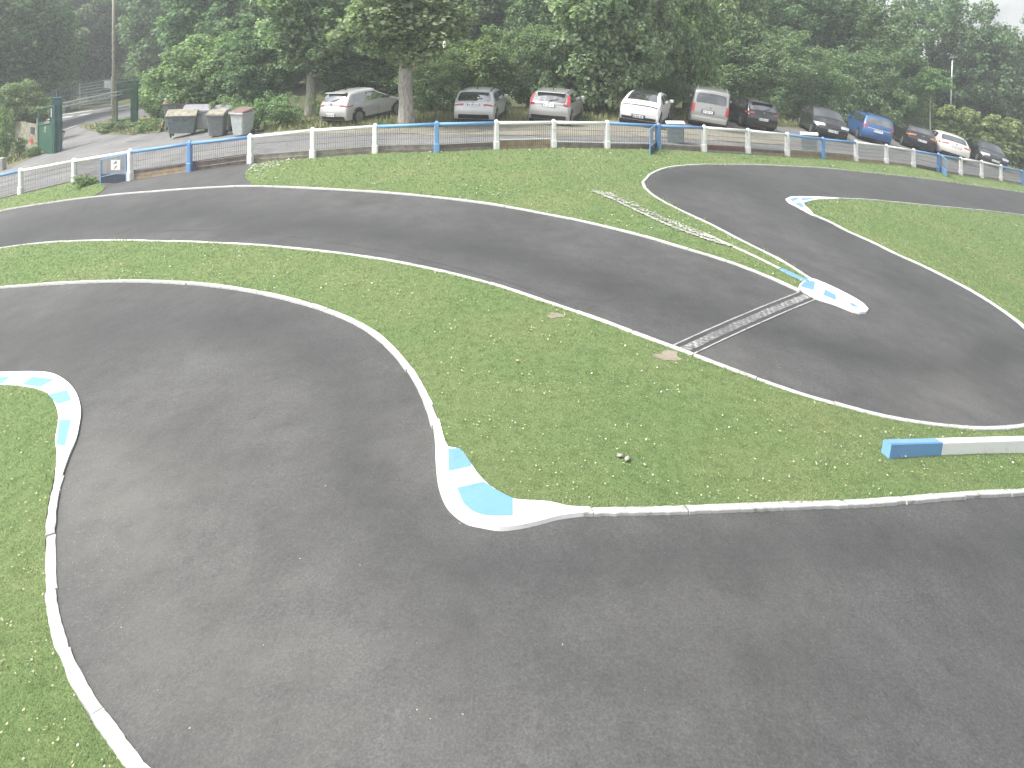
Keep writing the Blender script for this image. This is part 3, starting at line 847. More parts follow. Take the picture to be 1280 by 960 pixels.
fence = empty('trackside_fence', gp(620.5, 187), 0, 'long low white and blue post and rail fence between circuit and car park', 'fence')
fo = fence.location
def post_mesh(name, mat):
    mb = MB()
    s = .08
    rings = [(-.12, .1), (.27, .1), (.285, s), (.93, s), (.985, s * .55), (1.0, s * .25)]
    vs, fs = [], []
    for z, r in rings:
        c = r * .3
        vs += [(-r + c, -r, z), (r - c, -r, z), (r, -r + c, z), (r, r - c, z), (r - c, r, z), (-r + c, r, z), (-r, r - c, z), (-r, -r + c, z)]
    for k in range(len(rings) - 1):
        for i in range(8):
            fs.append((k * 8 + i, k * 8 + (i + 1) % 8, k * 8 + 8 + (i + 1) % 8, k * 8 + 8 + i))
    fs.append(tuple(range(len(vs) - 8, len(vs))))
    mb.add(vs, fs)
    o = mb.build(name, mat)
    me = o.data; bpy.data.objects.remove(o)
    return me
pm = {'w': post_mesh('post', M['postwhite']), 'b': post_mesh('post', M['postblue'])}
RAILS = 'bb ww bb ww bb ww bb ww bb ww bb ww bb bb'
PB = []
for i, (u, v, vt_b, k) in enumerate([(p[0], p[2], p[1], p[3]) for p in POSTS]):
    b = gp(u, v); h = min(1.2, max(.86, hpx(u, v, vt_b)))
    a = gp(POSTS[max(i - 1, 0)][0], POSTS[max(i - 1, 0)][2]); c = gp(POSTS[min(i + 1, len(POSTS) - 1)][0], POSTS[min(i + 1, len(POSTS) - 1)][2])
    d = c - a
    PB.append((b, h, math.atan2(d.y, d.x), k))
    o = link('post', pm[k], fence, b - fo)
    o.rotation_euler = (0, 0, math.atan2(d.y, d.x)); o.scale = (1, 1, h)
    if k == 'b': o['label'] = 'blue post'
# rail colours, bay by bay
RC = {0: 'b', 1: 'b', 2: 'w', 3: 'w', 4: 'b', 5: 'b', 6: 'w', 7: 'w', 8: 'b', 9: 'b', 10: 'w', 11: 'w', 12: 'b', 13: 'b', 14: 'w', 15: 'w', 16: 'b', 17: 'b', 18: 'w', 19: 'w', 20: 'b', 21: 'b', 22: 'w', 23: 'w', 24: 'b', 25: 'b', 26: 'w'}
# low boards: list of (z0, z1, material, inset)
BD = {4: [(-.02, .19, 'plank_tan'), (.195, .33, 'plank_brown')], 5: [(.0, .34, 'plank_brown')], 6: [(.0, .26, 'plank_grey')], 7: [(.0, .24, 'plank_grey')], 8: [(.0, .26, 'plank_grey')],
      9: [(-.02, .12, 'plank_grey'), (.125, .25, 'plank_brown')], 10: [(-.02, .3, 'plank_tan'), (.305, .335, 'postwhite')], 11: [(0, .2, 'plank_grey'), (.205, .225, 'postwhite')], 12: [(0, .19, 'plank_grey'), (.195, .215, 'postwhite')],
      13: [(0, .2, 'plank_grey')], 14: [(-.04, .08, 'concrete'), (.085, .28, 'plank_red')], 15: [(-.04, .1, 'plank_tan'), (.105, .24, 'plank_brown')], 16: [(-.04, .27, 'plank_tan'), (.275, .31, 'postwhite')], 17: [(-.04, .27, 'plank_tan'), (.275, .31, 'postwhite')],
      18: [(-.02, .12, 'plank_tan')], 19: [(-.02, .1, 'plank_tan'), (.105, .13, 'postwhite')], 20: [(-.02, .2, 'plank_brown')], 21: [(0, .1, 'plank_grey'), (.105, .135, 'postwhite')], 22: [(0, .1, 'plank_grey'), (.105, .135, 'postwhite')], 23: [(0, .1, 'plank_tan'), (.105, .135, 'postwhite')], 24: [(0, .1, 'plank_tan'), (.105, .135, 'postwhite')], 2: [(-.02, .05, 'plank_brown')], 1: [(-.02, .06, 'plank_brown')]}
for i in range(len(PB) - 1):
    (a, ha, ya, _), (b, hb, yb, _) = PB[i], PB[i + 1]
    d = b - a; L = d.length; dn = d.normalized(); back = Vector((-dn.y, dn.x, 0)) * .0
    rail = MB().tube([a + Vector((0, 0, ha - .12)) + dn * .045, a.lerp(b, .5) + Vector((0, 0, (ha + hb) / 2 - .125)), b + Vector((0, 0, hb - .12)) - dn * .045], .062, 10)
    o = rail.build('rail', M['postblue' if RC[i] == 'b' else 'postwhite'], fence, fo, True)
    if RC[i] == 'b': o['label'] = 'blue rail'
    wm = MB(); off = Vector((-dn.y, dn.x, 0)) * .05
    n = max(12, int(L / .075)); t = .0045 + a.y * .00007
    for k in range(1, n):
        p = a.lerp(b, k / n) + off
        h = ha + (hb - ha) * k / n
        wm.tube([p + Vector((0, 0, .1)), p + Vector((0, 0, h - .15))], t, 4, cap=False)
    for z in (.12, .3, .48, .66):
        wm.tube([a + off + Vector((0, 0, z)), b + off + Vector((0, 0, z))], t, 4, cap=False)
    wm.build('wire_mesh', M['wire'], fence, fo)
    if i == 3 or i not in BD: pass
    for (z0, z1, mt) in BD.get(i, []):
        c = a.lerp(b, .5) + Vector((0, 0, (z0 + z1) / 2)) + off * (1.7 if mt != 'postwhite' else 1.9)
        rot = Matrix.Rotation(math.atan2(dn.y, dn.x), 4, 'Z') @ Matrix.Rotation(-math.asin(max(-1, min(1, dn.z))), 4, 'Y')
        mb = MB().box(c, (L - .13, .035 if mt != 'postwhite' else .055, z1 - z0), 0, rot)
        o = mb.build('plank' if mt != 'postwhite' else 'capping', M[mt], fence, fo)
        if mt in ('plank_red', 'plank_tan', 'plank_brown'): o['label'] = {'plank_red': 'red-brown low plank', 'plank_tan': 'tan low plank', 'plank_brown': 'dark brown low plank'}[mt]

# ------------------------------------------------------------------ small wicket gates
def wicket(a, b, h, lab, panel, sign_t, sign_z, sign_s, marks, panelmat, mesh=True, zb=.02):
    """gate leaf from hinge a to free end b (ground points)"""
    root = empty('wicket_gate', a, 0, lab, 'gate', 'blue wicket gates in the low fence')
    d = b - a; L = d.length; dn = d.normalized(); up = Vector((0, 0, 1)); o0 = a
    P = lambda t, z: a + d * t + up * z
    fr = MB()
    for t in (0.03, 1.0): fr.tube([P(t, -.02), P(t, h)], .024, 6)
    fr.tube([P(.03, h), P(1, h)], .024, 6); fr.tube([P(.03, panel), P(1, panel)], .018, 6)
    fr.build('frame', M['postblue'], root, o0)
    rot = Matrix.Rotation(math.atan2(dn.y, dn.x), 4, 'Z')
    MB().box(P(.515, (panel + zb) / 2), (L * .93, .015, panel - zb), 0, rot).build('panel', panelmat, root, o0)
    wm = MB(); n = int(L / .06)
    for k in range(1, n): wm.tube([P(k / n, panel), P(k / n, h)], .004, 4, cap=False)
    for z in (.35, .6, .85):
        wm.tube([P(0.03, panel + (h - panel) * z), P(1, panel + (h - panel) * z)], .004, 4, cap=False)
    wm.build('wire_mesh', M['wire'], root, o0)
    sd = Vector((dn.y, -dn.x, 0))
    if sd.y > 0: sd = -sd
    sg = MB().box(P(sign_t, sign_z) + sd * .03, (sign_s[0], .012, sign_s[1]), 0, rot)
    so_ = sg.build('sign', M['sign'], root, o0)
    mk = MB()
    dx = dn if dn.x > 0 else -dn
    for (pts, mi) in marks:
        vs = [P(sign_t, sign_z) + sd * .0375 + dx * (x * sign_s[0]) + up * (z * sign_s[1]) for x, z in pts]
        vs += [v + sd * .002 for v in vs]
        n = len(pts)
        mk.add(vs, [tuple(range(n)), tuple(range(n, 2 * n))] + [(k, (k + 1) % n, n + (k + 1) % n, n + k) for k in range(n)], mi)
    if marks:
        mo = mk.build('lettering', [M['ink'], M['inkgrey']], so_, o0)
    return root
m1 = [([(-.22, .12), (-.05, .14), (.0, .2), (.0, .34), (-.08, .28), (-.22, .26)], 1), ([(.0, .16), (.12, .14), (.14, .28), (.06, .42), (.0, .34)], 0),
      ([(-.05, -.2), (.02, -.12), (.2, -.1), (.06, -.24), (-.04, -.28), (-.12, -.42), (-.16, -.38)], 0)]
wicket(gp(160, 225.5) + Vector((0, -.06, 0)), gp(126, 233), .96, 'closed blue framed wicket gate with a white sign and dark lower panel', .34, .42, .66, (.33, .36), m1, M['gatepanel'])
m2 = [([(-.1, -.1), (.2, -.12), (.2, .04), (-.1, .06)], 0)]
wicket(gp(823, 185) + Vector((-.08, -.08, 0)), gp(812.5, 194), .95, 'open blue wicket gate with a small white sign, in front of the white fastback', .3, .5, .6, (.26, .3), m2, M['gatepanel'])
m3 = [([(-.08, -.25), (.1, -.2), (.12, .2), (-.04, .25)], 0)]
wicket(gp(1173, 214.5) + Vector((.08, -.1, 0)), gp(1182.8, 221.5), .95, 'open wicket gate with a solid blue panel near the far end of the fence', .36, .45, .66, (.25, .32), m3, M['postblue'])

# ------------------------------------------------------------------ litter boxes hung behind the fence
def litter(u0, u1, v0, v1, lab, yaw):
    c = gp((u0 + u1) / 2, v1 + 2); wd = (u1 - u0) * c.y / F; ht = (v1 - v0 + 5) * c.y / F
    c = ground(c.x, c.y + .55)
    root = empty('litter_bin', c, yaw, lab, 'litter bin', 'grey litter bins behind the low fence')
    mb = MB(); mb.box((0, 0, ht / 2), (wd, wd * .8, ht), 0, None, .96, .03)
    mb.build('body', M['bin_green'], root)
    fr = MB(); z = ht + .05; r = wd * .5
    fr.box((0, -r * .8, z), (wd * 1.15, .07, .06), bev=.015); fr.box((0, r * .8, z), (wd * 1.15, .07, .06), bev=.015)
    fr.box((-r, 0, z + .002), (.09, r * 1.5, .06), bev=.02); fr.box((r, 0, z + .002), (.09, r * 1.5, .06), bev=.02)
    fr.box((0, 0, z + .003), (.06, r * 1.5, .05), bev=.02)
    fr.build('top_frame', M['sign'], root)
    MB().box((0, 0, ht + .012), (wd * .94, wd * .76, .02)).build('opening', M['trim'], root)
litter(837.5, 858, 160, 178.5, 'grey litter bin with a white open top beside the swung gate and silver van', R(-8))
litter(1008, 1026.5, 174, 189, 'grey litter bin with a white open top in front of the black car facing us', R(-20))

# ------------------------------------------------------------------ low barrier on the near lawn
bl = empty('barrier_beam', gp(1110, 576), 0, 'low timber barrier on the near lawn, blue at its end and white beyond', 'barrier')
p0, p1 = gp(1110, 576), gp(1278, 568.5)
dn = (p1 - p0); dn.normalize()
def beam(t0, t1, sh0, sh1, mat, nm):
    up = Vector((0, 0, 1)); bk = Vector((-dn.y, dn.x, 0)).normalized() * .105
    hh = .195; mb = MB(); vs = []
    for t, sh in ((t0, sh0), (t1, sh1)):
        b = p0 + dn * t; b.z = p0.z + dn.z * t
        for q in (Vector((0, 0, -.05)), dn * sh + up * hh * .93, dn * sh + up * hh + bk * .08, dn * sh + up * hh + bk * .92, dn * sh + up * hh * .93 + bk, Vector((0, 0, -.05)) + bk):
            vs.append(b + q)
    mb.add(vs, [(0, 1, 2, 3, 4, 5), (11, 10, 9, 8, 7, 6)] + [(k, (k + 1) % 6, 6 + (k + 1) % 6, 6 + k) for k in range(6)])
    mb.build(nm, mat, bl, bl.location)
Lb = (gp(1179, 574.5) - p0).length
beam(0, Lb, .06, .06, M['postblue'], 'blue_section')
beam(Lb + .002, Lb + 6, .06, 0, M['white'], 'white_section')

# ------------------------------------------------------------------ entrance gateway
pl, pr = gp(71.5, 190), gp(168, 156)
hl, hr = hpx(71.5, 190, 123), hpx(168, 156, 101)
gw = empty('height_barrier', pl, 0, 'green entrance gateway of two tall pillars joined by a slanting height bar', 'gateway')
def pillar(p, h, mat, w):
    mb = MB().box(p + Vector((0, 0, h / 2 - .1)), (w, w, h + .2), 0, Matrix.Rotation(.3, 4, 'Z'), 1, .02)
    mb.box(p + Vector((0, 0, h + .03)), (w * 1.15, w * 1.15, .06), 0, Matrix.Rotation(.3, 4, 'Z'))
    mb.build('pillar', mat, gw, gw.location)
pillar(pl, hl, M['pillar'], .42); pillar(pr, hr, M['green'], .4)
ba = pl + Vector((.05, .2, hpx(71.5, 190, 130.5))); bb = pr + Vector((0, -.2, hpx(168, 156, 110.5)))
bar = MB(); bar.tube([ba, bb], .055, 8); bar.tube([ba - Vector((0, 0, .22)), bb - Vector((0, 0, .22))], .045, 8)
for k in range(1, 12):
    q = ba.lerp(bb, k / 12); bar.tube([q, q - Vector((0, 0, .22))], .025, 5)
bar.build('height_bar', M['metal'], gw, gw.location)
MB().tube([pr + Vector((0, 0, hr - .3)), pr + Vector((0, 0, hr + .35))], .05, 6).build('finial', M['green'], gw, gw.location)
MB().tube([pl + Vector((0, 0, hl - .1)), pl + Vector((0, 0, hl + .5))], .06, 6).build('finial', M['pillar'], gw, gw.location)

# gate leaf folded back beside the near pillar
ga, gb = gp(69, 191.5), gp(48.5, 193)
gl = empty('gate_leaf', ga, 0, 'solid green gate leaf with a barred opening above, folded beside the near pillar', 'gate')
d = gb - ga; up = Vector((0, 0, 1)); Q = lambda t, z: ga + d * t + up * z
s = ga.y / F
zt, zm = (191 - 132) * s, (191 - 153) * s
fr = MB()
for t in (0.02, .98): fr.tube([Q(t, 0), Q(t, zt)], .07, 6)
fr.tube([Q(0, zt), Q(1, zt)], .06, 6); fr.tube([Q(0, zm), Q(1, zm)], .06, 6); fr.tube([Q(.28, zm), Q(.28, zt)], .05, 6)
fr.build('frame', M['green'], gl, ga)
ang = math.atan2(d.y, d.x); rot = Matrix.Rotation(ang, 4, 'Z')
MB().box(Q(.5, zm / 2 + .05), (d.length * .97, .05, zm - .1), 0, rot).build('panel', M['green'], gl, ga)
MB().box(Q(.55, zm * .82) - Vector((0, .05, 0)), (.26, .02, .34), 0, rot, 1, .0).build('plaque', M['lid_yellow'], gl, ga)
MB().box(Q(.2, zt - .35), (.25, .05, .5), 0, rot).build('lock_plate', M['metal'], gl, ga)

# notice hoarding beside the leaf
ha_, hb_ = gp(47, 187), gp(14, 192)
hd = empty('hoarding', ha_, 0, 'pale hoarding with a dark blue square and red corner half hidden by the bush', 'notice board')
d2 = hb_ - ha_; s2 = ha_.y / F; Q2 = lambda t, z: ha_ + d2 * t + up * z
rot2 = Matrix.Rotation(math.atan2(d2.y, d2.x), 4, 'Z')
MB().box(Q2(.5, 20 * s2), (d2.length, .05, 36 * s2), 0, rot2).build('board', M['lid_yellow'], hd, ha_)
MB().box(Q2(.17, 25 * s2) - Vector((0, .05, 0)), (10 * s2, .03, 8.5 * s2), 0, rot2).build('dark_panel', M['gatepanel'], hd, ha_)
MB().box(Q2(.2, 12 * s2) - Vector((0, .05, 0)), (7 * s2, .03, 6 * s2), 0, rot2).build('red_panel', M['flowerred'], hd, ha_)
fp = MB()
for t in (0.02, .5, .98): fp.tube([Q2(t, -.1) + Vector((0, .06, 0)), Q2(t, 39 * s2) + Vector((0, .06, 0))], .06, 6)
fp.build('support_post', M['metal'], hd, ha_)

cb = gp(2, 213); cbh = hpx(2, 213, 197)
o = MB().box((0, 0, cbh / 2 - .05), (.34, .34, cbh + .1), 0, None, 1.05, .04).build('concrete_bollard', M['concrete']); o.location = cb
tag(o, 'short square concrete bollard on the grass bank at the frame edge', 'bollard')

# trellis panel and planter beside the far pillar, utility pole, road sign
ta, tb = gp(146, 163), gp(167, 157.5)
tr = empty('trellis_panel', ta, 0, 'small green mesh panel and low board between the utility pole and far pillar', 'fence panel')
d3 = tb - ta; s3 = ta.y / F; Q3 = lambda t, z: ta + d3 * t + up * z
fr = MB()
fr.tube([Q3(0, 0), Q3(0, 59 * s3)], .06, 6); fr.tube([Q3(0, 59 * s3), Q3(1, 57 * s3)], .045, 6)
fr.build('frame', M['green'], tr, ta)
wm = MB()
for k in range(1, 16): wm.tube([Q3(k / 16, 36 * s3), Q3(k / 16, 58 * s3)], .022, 4, cap=False)
for z in (37, 44, 51): wm.tube([Q3(0, z * s3), Q3(1, z * s3)], .022, 4, cap=False)
wm.build('wire_mesh', M['green'], tr, ta)
MB().box(Q3(.5, 5.5 * s3), (d3.length, .06, 11 * s3), 0, Matrix.Rotation(math.atan2(d3.y, d3.x), 4, 'Z')).build('board', M['green'], tr, ta)

def pole(name, u, v, vtop, r0, r1, mat, lab, cat, lean=0.0):
    b = gp(u, v); h = (v - vtop) * b.y / F
    root = empty(name, b, 0, lab, cat)
    MB().tube([(0, 0, -.3), (lean * .5, 0, h / 2), (lean, 0, h)], [r0, (r0 + r1) / 2, r1], 10).build('pole', mat, root, None, True)
    return root, h
r_, h_ = pole('utility_pole', 142, 151.5, -60, .125, .09, M['wood'], 'tall wooden utility pole at the road corner by the gateway', 'utility pole')
MB().box((.2, -.05, h_ - .6), (1.6, .1, .12)).build('crossarm', M['wood'], r_)
MB().box((-.42, -.02, 46 * gp(142, 151.5).y / F), (.5, .05, .55), 0, None, 1, .0).build('plate', M['metal'], r_)

# fence across the road
fa = [gp(u, v) for u, v in ((20, 146), (60, 141), (100, 136), (140, 131.5))]
cf = empty('chainlink_fence', fa[1], 0, 'tall grey-green chain-link fence on the far side of the road', 'fence')
wm = MB(); ps = MB()
for a, b in zip(fa, fa[1:]):
    n = 22; hh = 2.7
    for k in range(n):
        p = a.lerp(b, k / n); wm.tube([p, p + up * hh], .03, 4, cap=False)
    for k in range(9): wm.tube([a + up * (.1 + k * .32), b + up * (.1 + k * .32)], .03, 4, cap=False)
wm.build('wire_mesh', M['bin_green'], cf, cf.location)
for p in fa:
    MB().tube([p, p + up * 2.9], .07, 6).build('post', M['metal'], cf, cf.location)

# lamp posts behind the bushes
r_, h_ = pole('lamp_post', 1187, vh(1187) + 56, 72, .09, .06, M['metal'], 'thin pale lamp post rising behind the long hedge', 'lamp post', .28)
MB().box((.38, 0, h_ + .03), (.7, .22, .1), 0, None, 1, .03).build('lamp_head', M['lid_grey'], r_)
r_, h_ = pole('lamp_post', 947, 126, -20, .07, .05, M['metal'], 'thin pale pole standing above the rounded bush behind the black estate', 'lamp post')
MB().box((.3, 0, h_), (.6, .2, .1), 0, None, 1, .03).build('lamp_head', M['lid_grey'], r_)
r_, h_ = pole('marker_pole', 555.5, 118, 25, .13, .1, M['postwhite'], 'short whitish pole among the leaves behind the silver hatchback', 'pole')
MB().tube([(0, 0, h_), (0, 0, h_ + .3)], [.11, .04], 8).build('cap', M['metal'], r_)

# ------------------------------------------------------------------ waste containers
def big_bin(u, v, vtop, yaw, lab, body, lid, wd=1.36, dp=.82):
    c = gp(u, v); ht = (v - vtop) * c.y / F
    c = ground(c.x, c.y + dp / 2)
    root = empty('waste_container', c, yaw, lab, 'waste container', 'waste containers near the gate')
    z0 = .2
    mb = MB(); mb.box((0, 0, z0 + (ht - .1 - z0) / 2), (wd, dp, ht - .1 - z0), 0, None, .86, .05)
    mb.box((0, 0, ht - .09), (wd * 1.05, dp * 1.06, .06), bev=.02)
    mb.build('body', body, root)
    ld = MB(); n = 8; vs = []
    for i in range(n + 1):
        t = -1 + 2 * i / n
        z = ht - .055 + .09 * (1 - t * t) + .12 * (t + 1)
        for x in (-wd * .52, 0, wd * .52): vs.append((x, t * dp * .53, z + (.012 if x == 0 else 0)))
    m0 = len(vs); vs += [(x, y, z - .03) for x, y, z in vs]
    fs = [(3 * i + k, 3 * i + k + 1, 3 * i + k + 4, 3 * i + k + 3) for i in range(n) for k in (0, 1)]
    fs += [tuple(m0 + q for q in reversed(f)) for f in fs]
    fs += [(3 * i, 3 * i + 3, m0 + 3 * i + 3, m0 + 3 * i) for i in range(n)] + [(3 * i + 5, 3 * i + 2, m0 + 3 * i + 2, m0 + 3 * i + 5) for i in range(n)]
    fs += [(1, 0, m0, m0 + 1), (2, 1, m0 + 1, m0 + 2), (3 * n, 3 * n + 1, m0 + 3 * n + 1, m0 + 3 * n), (3 * n + 1, 3 * n + 2, m0 + 3 * n + 2, m0 + 3 * n + 1)]
    ld.add(vs, fs).build('lid', lid, root)
    for sx in (-1, 1):
        for sy in (-1, 1):
            w_ = MB(); w_.disc((sx * wd * .36, sy * dp * .34, .085), (1, 0, 0), .09, .09, .05, 14)
            w_.box((sx * wd * .36, sy * dp * .34, .17), (.09, .1, .09)).build('caster', M['rubber'], root)
    for sx in (-1, 1):
        hd_ = MB(); hd_.tube([(sx * wd * .25, -dp * .54, ht - .2), (sx * wd * .25, -dp * .6, ht - .26), (sx * wd * .1, -dp * .6, ht - .26), (sx * wd * .1, -dp * .54, ht - .2)], .018, 6)
        hd_.build('handle', M['trim'], root)
def wheelie(u, v, vtop, yaw, lab, body, lid, wd=.72, dp=.8):
    c = gp(u, v); ht = (v - vtop) * c.y / F
    c = ground(c.x, c.y + dp / 2)
    root = empty('wheelie_bin', c, yaw, lab, 'wheelie bin', 'wheelie bins near the gate')
    MB().box((0, 0, (ht - .08) / 2 + .03), (wd, dp, ht - .14), 0, None, .78, .05).build('body', body, root)
    mb = MB(); mb.box((0, -.02, ht - .07), (wd * 1.08, dp * 1.08, .07), bev=.02); mb.build('rim', body, root)
    MB().box((0, -.03, ht + .05), (wd * 1.04, dp * 1.04, .075), 0, Matrix.Rotation(R(11), 4, 'X'), 1.02, .035).build('lid', lid, root)
    for sx in (-1, 1):
        w_ = MB(); w_.disc((sx * wd * .42, dp * .36, .13), (1, 0, 0), .13, .13, .06, 16); w_.build('wheel', M['rubber'], root)
    MB().tube([(-wd * .35, dp * .5, ht - .1), (-wd * .35, dp * .62, ht - .06), (wd * .35, dp * .62, ht - .06), (wd * .35, dp * .5, ht - .1)], .02, 6).build('handle', M['trim'], root)
big_bin(223.5, 172.5, 144, R(14), 'large grey-green waste container with a stained cream lid, front of the group', M['bin_green'], M['lid_yellow'])
big_bin(217, 163, 129, R(8), 'waste container with a red-brown lid at the back of the group', M['bin_green'], M['lid_red'], 1.2, .8)
big_bin(243, 167, 137.5, R(10), 'pale grey waste container with a grey lid between the two front ones', M['bin_light'], M['lid_grey'], 1.25, .8)
wheelie(267.5, 172, 143, R(6), 'dark grey wheelie bin with a stained cream lid', M['bin_dark'], M['lid_yellow'], .8, .75)
wheelie(274.5, 167, 137.5, R(5), 'pale wheelie bin with a purplish grey lid behind the dark one', M['bin_light'], M['lid_grey'], .8, .75)
wheelie(299, 171, 140.5, R(-24), 'pale grey wheelie bin with a red-brown lid standing apart', M['bin_light'], M['lid_red'], .78, .82)
# ------------------------------------------------------------------ cars
def paint(name, col, metal=0.0, rough=.35):
    return simple(name, col, rough, metal, .05, 3.0, coat=.8)
PAINT = {'silver': paint('paint_silver', (.52, .53, .53), .2, .35), 'silver2': paint('paint_warm_silver', (.45, .45, .44), .25, .35), 'silver3': paint('paint_silver_grey', (.38, .38, .37), .25, .35), 'white': paint('paint_white', (.8, .8, .79)),
         'grey': paint('paint_grey', (.3, .305, .3), .25), 'black': paint('paint_black', (.014, .013, .014), 0, .25), 'blue': paint('paint_blue', (.035, .12, .3), .2), 'dark': paint('paint_dark_grey', (.03, .034, .036), .2, .25), 'cream': paint('paint_cream_white', (.66, .65, .6))}

class Shape:
    """car skin: side profile from the tail over the roof to the nose, widths and tumblehome"""
    K = 4
    def __init__(s, L, W, Hc, prof, belt, tumble=.2, bow=(.12, .24), mid=.55):
        s.L, s.W, s.H, s.belt, s.mid, s.tumble, s.bow = L, W, Hc, belt, mid, tumble, bow
        P = [Vector((y, z)) for y, z in prof]; q = []
        for i in range(len(P) - 1):
            p0 = P[max(i - 1, 0)]; p1 = P[i]; p2 = P[i + 1]; p3 = P[min(i + 2, len(P) - 1)]
            for j in range(s.K):
                t = j / s.K
                # softened linear interpolation keeps the creases of the profile
                lin = p1.lerp(p2, t)
                cr = ((p1 * 2) + (p2 - p0) * t + (p0 * 2 - p1 * 5 + p2 * 4 - p3) * t * t + (-p0 + p1 * 3 - p2 * 3 + p3) * t ** 3) * .5
                q.append(lin.lerp(cr, .55))
        q.append(P[-1]); s.q = q
    def taper(s, y):
        L = s.L
        a = max(0, (.16 * L - y) / (.16 * L)); b = max(0, (y - .8 * L) / (.2 * L))
        return 1 - .09 * a * a - .15 * b * b
    def halfw(s, y, z):
        w = s.W / 2 * s.taper(y)
        if z > s.belt: w *= 1 - s.tumble * ((z - s.belt) / (s.H - s.belt)) ** 1.15
        elif z < s.mid: w *= 1 - .05 * (s.mid - z) / s.mid
        else: w *= 1 - .03 * (z - s.mid) / (s.belt - s.mid)
        return w
    def prof(s, i):
        i = max(0, min(len(s.q) - 1.0001, i)); a = int(i); return s.q[a].lerp(s.q[a + 1], i - a)
    def top(s, i, t):
        p = s.prof(i * s.K); y, z = p.x, p.y
        w = s.halfw(y, z)
        k = max(0, 1 - y / (.3 * s.L)); kf = max(0, (y - .7 * s.L) / (.3 * s.L))
        y2 = y + s.bow[0] * k * t * t * (1 if z < s.H * .97 else .5) - s.bow[1] * kf * kf * t * t
        z2 = z - (.045 * t * t + .035 * t ** 8 if z > s.belt - .1 else .02 * t ** 8)
        return Vector((w * t * (1 - .015 * t * t), y2, z2))
    def side(s, i, sg, f):
        """f: 0 top edge .. 1 belt .. 2 mid .. 3 sill"""
        p = s.top(i, sg); lev = [p.z, min(p.z, s.belt), min(p.z, s.mid), min(p.z, .24)]
        k = min(2, int(f)); z = lev[k] + (lev[k + 1] - lev[k]) * (f - k)
        y = p.y
        if z >= p.z - 1e-6: return p
        w = s.halfw(y, z) * .985
        if k == 0: w = abs(p.x) + (s.halfw(y, lev[1]) * .985 - abs(p.x)) * f
        return Vector((sg * w, y, z))

